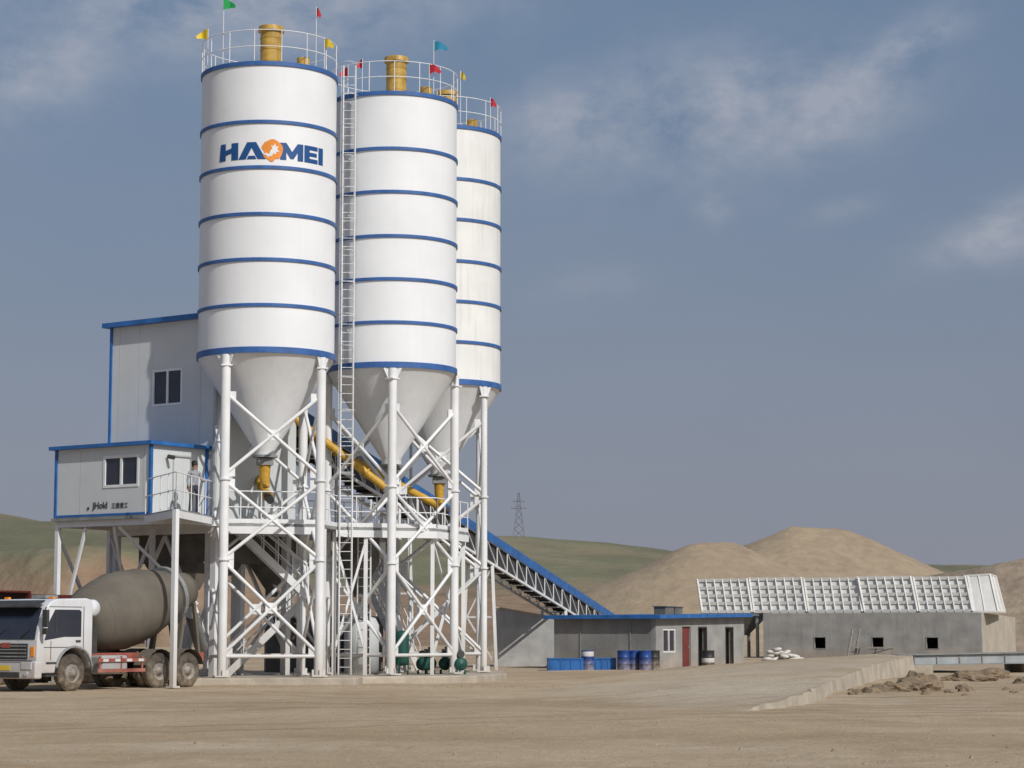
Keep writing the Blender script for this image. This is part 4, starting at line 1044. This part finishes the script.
fwd=Vector((-.55,-.835,0)); lft=Vector((.835,-.55,0))
org=Vector((-12.82,64.2,0))-lft*1.05
T=thing('mixer_truck','white concrete mixer truck with dusty olive drum under the plant','mixer truck',org,math.atan2(fwd.y,fwd.x))
cab(T,TRW,TRW)
m=MB()
for sy in(-.42,.42): m.box((-2.95,sy,.92),(7.1,.09,.28))
for x in(-1.2,-2.6,-4.4,-6.4): m.box((x,0,.92),(.1,.74,.2))
m.obj('chassis_frame',RED,T)
for sy in(-1,1):
    m=MB(); m.box((-1.75,sy*.95,.72),(1.1,.5,.55)); m.obj('fuel_tank',M('tank_grey',(.4,.4,.4),.4,var=.2),T,bevel=.08)
m=MB()
for z in(.55,.85): m.beam((-1.0,1.23,z),(-3.0,1.23,z),.03,.10)
for x in(-1.1,-2.0,-2.9): m.box((x,1.2,.72),(.05,.04,.5))
m.obj('side_guard',RED,T)
for i in range(4):
    m=MB(); m.box((-1.3-i*.5,1.25,.85),(.22,.012,.08)); m.obj('reflective_stripe',WHITE,T)
for sy in(1,-1):
    wheel(T,0,sy*1.04,sy,False)
    for x in(-3.7,-5.0): wheel(T,x,sy*1.04,sy,True)
for x in(0,-3.7,-5.0):
    m=MB(); m.cyl((x,-.95,.52),(x,.95,.52),.09,n=10); m.obj('axle',DARK,T)
for sy in(1,-1):
    for x in (-3.7,-5.0):
        m=MB(); pts=[(x+.64*math.cos(t),.53+.64*math.sin(t)) for t in [math.pi*(.08+.84*i/8) for i in range(9)]]
        vs=[(a,sy*y_,b) for a,b in pts for y_ in(.68,1.24)]
        m.add(vs,[(2*i,2*i+1,2*i+3,2*i+2) for i in range(8)],0,True); m.obj('mudguard',DRUM,T)
ax0=Vector((-1.45,0,1.95)); ax1=Vector((-6.1,0,3.02)); dv=(ax1-ax0); Ld=dv.length
prof=[(.001,0),(.60,.02),(.80,.16),(.98,.55),(1.10,1.05),(1.17,1.55),(1.17,2.0),(1.08,2.7),(.90,3.4),(.74,4.0),(.60,4.5),(.54,Ld),(.48,Ld),(.48,Ld-.2)]
m=MB(); m.lathe(prof,ax0,dv.normalized(),56,sm=True); m.obj('mixing_drum',DRUM,T)
m=MB(); m.lathe([(.80,3.75),(.92,3.75),(.92,3.90),(.78,3.90)],ax0,dv.normalized(),40,sm=False); m.obj('roller_ring',GREYST,T)
m=MB()
for hh,rr_ in((.55,.98),(1.55,1.17),(2.7,1.08)): m.lathe([(rr_-.01,hh-.035),(rr_+.016,hh),(rr_-.01,hh+.035)],ax0,dv.normalized(),56)
m.obj('drum_weld',DRUM,T)
m=MB()
for sy in(-.5,.5): m.beam((-1.15,sy,1.05),(-1.30,sy*.6,2.0),.12,.16)
m.box((-1.30,0,1.9),(.25,.7,.3)); m.obj('drum_pedestal',TRW,T)
m=MB()
for sy in(-.5,.5): m.beam((-5.2,sy*1.1,1.05),(-5.4,sy*1.1,2.2),.12,.16); m.beam((-6.2,sy,1.05),(-5.9,sy*1.1,2.6),.1,.1)
m.box((-5.4,0,2.0),(.2,1.2,.15)); m.obj('rear_pedestal',DRUM,T)
m=MB(); m.lathe([(.001,-.8),(.20,-.78),(.25,-.7),(.25,.95),(.20,1.03),(.001,1.05)],(-1.05,0,2.38),(0,1,0),24); m.obj('water_tank',TRW,T)
m=MB(); m.box((-1.02,0,2.1),(.30,1.6,.08)); m.box((-1.02,-.6,1.6),(.1,.1,1.0)); m.box((-1.02,.6,1.6),(.1,.1,1.0)); m.obj('tank_bracket',TRW,T)
m=MB(); m.add([(-6.1,-.45,3.52),(-6.1,.45,3.52),(-6.7,.45,3.52),(-6.7,-.45,3.52),(-6.2,-.25,3.0),(-6.2,.25,3.0),(-6.5,.25,3.0),(-6.5,-.25,3.0)],[(0,1,5,4),(1,2,6,5),(2,3,7,6),(3,0,4,7)]); m.obj('loading_hopper',DRUM,T)
m=MB(); vs=[]
for t in(0,1):
    for k_ in range(7):
        a=math.pi*k_/6; vs.append((-6.4-t*.5,.28*math.cos(a),2.3-t*1.1-.2*math.sin(a)))
m.add(vs,[(k_,k_+1,7+k_+1,7+k_) for k_ in range(6)],0,True); m.obj('chute',GREYST,T)

T=thing('tipper_truck','dark maroon tipper truck parked beyond the white mixer truck','tipper truck',(-17.3,71.5,.0),math.atan2(-.80,-.60))
cab(T,MAROON,DARK,False)
m=MB()
for sy in(-.42,.42): m.box((-2.95,sy,.92),(7.1,.09,.28))
m.box((-.9,0,.92),(.1,.74,.2)); m.box((-6.3,0,.92),(.1,.74,.2)); m.obj('chassis_frame',DARK,T)
m=MB(); m.box((-3.9,0,1.35),(5.4,2.3,.12)); m.box((-3.9,1.15,2.15),(5.4,.07,1.5)); m.box((-3.9,-1.15,2.15),(5.4,.07,1.5)); m.box((-1.2,0,2.2),(.07,2.36,1.6)); m.box((-6.6,0,2.15),(.07,2.36,1.5)); m.box((-.55,0,2.98),(1.35,2.3,.06))
for i in range(7):
    for sy in(-1,1): m.box((-1.4-i*.83,sy*1.20,2.15),(.08,.05,1.5))
m.obj('tipping_body',MAROON,T)
for sy in(1,-1):
    wheel(T,0,sy*1.04,sy,False)
    for x in(-3.7,-5.0): wheel(T,x,sy*1.04,sy,True)

# ------------------------------------------------------------------ pylon
px_,py_=2.15,700; T=thing('power_pylon','grey lattice power pylon on the grassy hill','pylon',(px_,py_,hillz(px_,py_)-.5))
PYL=M('pylon_steel',(0.13,0.14,0.16),.6)
m=MB(); Hp=17.5
def wd_(z): return 2.0*(1-z/Hp)**1.2+.22
lv=[0,3,5.8,8.3,10.5,12.4,14,15.4,Hp]
for a,b in zip(lv,lv[1:]):
    for i in range(4):
        ang=[(1,1),(1,-1),(-1,-1),(-1,1)]; p0=ang[i];p1=ang[(i+1)%4]; wa,wb=wd_(a),wd_(b)
        m.beam((p0[0]*wa,p0[1]*wa,a),(p0[0]*wb,p0[1]*wb,b),.18); m.beam((p0[0]*wa,p0[1]*wa,a),(p1[0]*wb,p1[1]*wb,b),.08); m.beam((p1[0]*wa,p1[1]*wa,a),(p0[0]*wb,p0[1]*wb,b),.08)
m.obj('lattice_mast',PYL,T)
m=MB()
for z,l_ in((12.4,2.6),(14.6,2.0)):
    m.beam((-l_,0,z),(l_,0,z),.16); m.beam((-l_,0,z),(0,0,z+.9),.08); m.beam((l_,0,z),(0,0,z+.9),.08)
m.obj('cross_arm',PYL,T)

# ------------------------------------------------------------------ person on balcony
def person(loc,rz):
    J={'pel':(0,0,.93,.135,.105),'wai':(0,.0,1.08,.125,.095),'che':(0,.01,1.28,.165,.11),'nek':(0,0,1.45,.06,.06),'hd0':(0,-.01,1.54,.075,.085),'hd1':(0,-.015,1.63,.082,.098),'hd2':(0,-.01,1.70,.055,.065),
       'sL':(.19,0,1.39,.06,.055),'eL':(.25,-.04,1.12,.043,.043),'wL':(.22,-.28,1.07,.03,.025),
       'sR':(-.19,0,1.39,.06,.055),'eR':(-.25,.03,1.11,.043,.043),'wR':(-.25,-.08,.86,.03,.025),
       'hL':(.10,0,.88,.09,.09),'kL':(.11,-.03,.50,.06,.06),'aL':(.11,.02,.09,.04,.045),'tL':(.13,-.15,.035,.042,.03),
       'hR':(-.10,0,.88,.09,.09),'kR':(-.13,-.01,.50,.06,.06),'aR':(-.15,.04,.09,.04,.045),'tR':(-.18,-.13,.035,.042,.03)}
    E=[('pel','wai'),('wai','che'),('che','nek'),('nek','hd0'),('hd0','hd1'),('hd1','hd2'),('che','sL'),('sL','eL'),('eL','wL'),('che','sR'),('sR','eR'),('eR','wR'),('pel','hL'),('hL','kL'),('kL','aL'),('aL','tL'),('pel','hR'),('hR','kR'),('kR','aR'),('aR','tR')]
    ks=list(J); me=bpy.data.meshes.new('person_skel'); me.from_pydata([J[k][:3] for k in ks],[(ks.index(a),ks.index(b)) for a,b in E],[])
    o=bpy.data.objects.new('tmp',me); COL.objects.link(o); o.modifiers.new('s','SKIN'); sk=me.skin_vertices[0].data
    for i,k in enumerate(ks): sk[i].radius=(J[k][3],J[k][4]); sk[i].use_root=(k=='pel')
    ss=o.modifiers.new('u','SUBSURF'); ss.levels=2; ss.render_levels=2
    bpy.context.view_layer.update(); dg=bpy.context.evaluated_depsgraph_get()
    m2=bpy.data.meshes.new_from_object(o.evaluated_get(dg)); bpy.data.objects.remove(o)
    m2.materials.clear()
    for mt in(SKIN,SHIRT,TROU,DARK): m2.materials.append(mt)
    bm=bmesh.new(); bm.from_mesh(m2)
    for f in bm.faces:
        c=f.calc_center_median(); f.smooth=True
        if c.z<.1: mi=3
        elif c.z<.96 and abs(c.x)<.2 : mi=2
        elif c.z>1.46 : mi=0
        elif (c.y<-.20 and abs(c.x)>.15) or (c.x<-.2 and c.z<.92): mi=0
        else: mi=1
        f.material_index=mi
    def finger(base,d,l,r):
        mb=MB(); b=Vector(base);d=Vector(d).normalized(); p=b
        for k_ in range(3):
            q=p+d*l/3; mb.cyl(p,q,r*(1-.12*k_),r*(1-.12*(k_+1)),n=6); p=q; d=(d+Vector((0,0,-.25))).normalized()
        off=[bm.verts.new(v) for v in mb.v]; bm.verts.index_update()
        for f_ in mb.f:
            try: nf=bm.faces.new([off[i] for i in f_]); nf.material_index=0; nf.smooth=True
            except Exception: pass
    for (hx,hy,hz_,dx,dy,dz) in((.22,-.30,1.065,0,-1,0),(-.25,-.09,.84,0,-.15,-1)):
        d=Vector((dx,dy,dz)).normalized()
        mb=MB(); c=Vector((hx,hy,hz_)); mb.beam(c-d*.02,c+d*.085,.08,.03) if abs(dz)<.5 else mb.beam(c-d*.02,c+d*.085,.03,.08)
        off=[bm.verts.new(v) for v in mb.v]
        for f_ in mb.f: nf=bm.faces.new([off[i] for i in f_]); nf.material_index=0
        sidev=Vector((1,0,0)) if abs(dz)<.5 else Vector((0,1,0))
        for k_,l in enumerate((.07,.08,.075,.06)): finger(c+d*.08+sidev*(-.03+.02*k_),d,l,.009)
        finger(c+d*.01-sidev*.04,(d-sidev*.8),.06,.011)
    bm.to_mesh(m2); bm.free()
    m2.name='person'
    P=bpy.data.objects.new('person',m2); COL.objects.link(P); P.location=loc; P.rotation_euler=(0,0,rz)
    tag(P,'person in grey shirt and dark trousers standing at the railing','person')
    mb=MB(); mb.lathe([(.001,.125),(.06,.11),(.095,.06),(.104,0),(.10,-.05),(.09,-.07)],(0,.012,1.645),(0,.35,1),20); mb.obj('hair',HAIR,P)
    mb=MB(); mb.lathe([(.012,0),(.016,-.03),(.001,-.045)],(0,-.105,1.62),(0,.3,1),8); mb.obj('nose',SKIN,P)
    for sx in(-.032,.032):
        mb=MB(); mb.box((sx,-.10,1.645),(.026,.014,.01)); mb.obj('eye',HAIR,P)
    for sx in(-.085,.085):
        mb=MB(); mb.box((sx,.0,1.62),(.014,.035,.055)); mb.obj('ear',SKIN,P,bevel=.005)
    mb=MB(); mb.box((0,-.103,1.575),(.045,.012,.008)); mb.obj('mouth',REDF,P)
person((-10.26,71.0,5.43),rad(40))
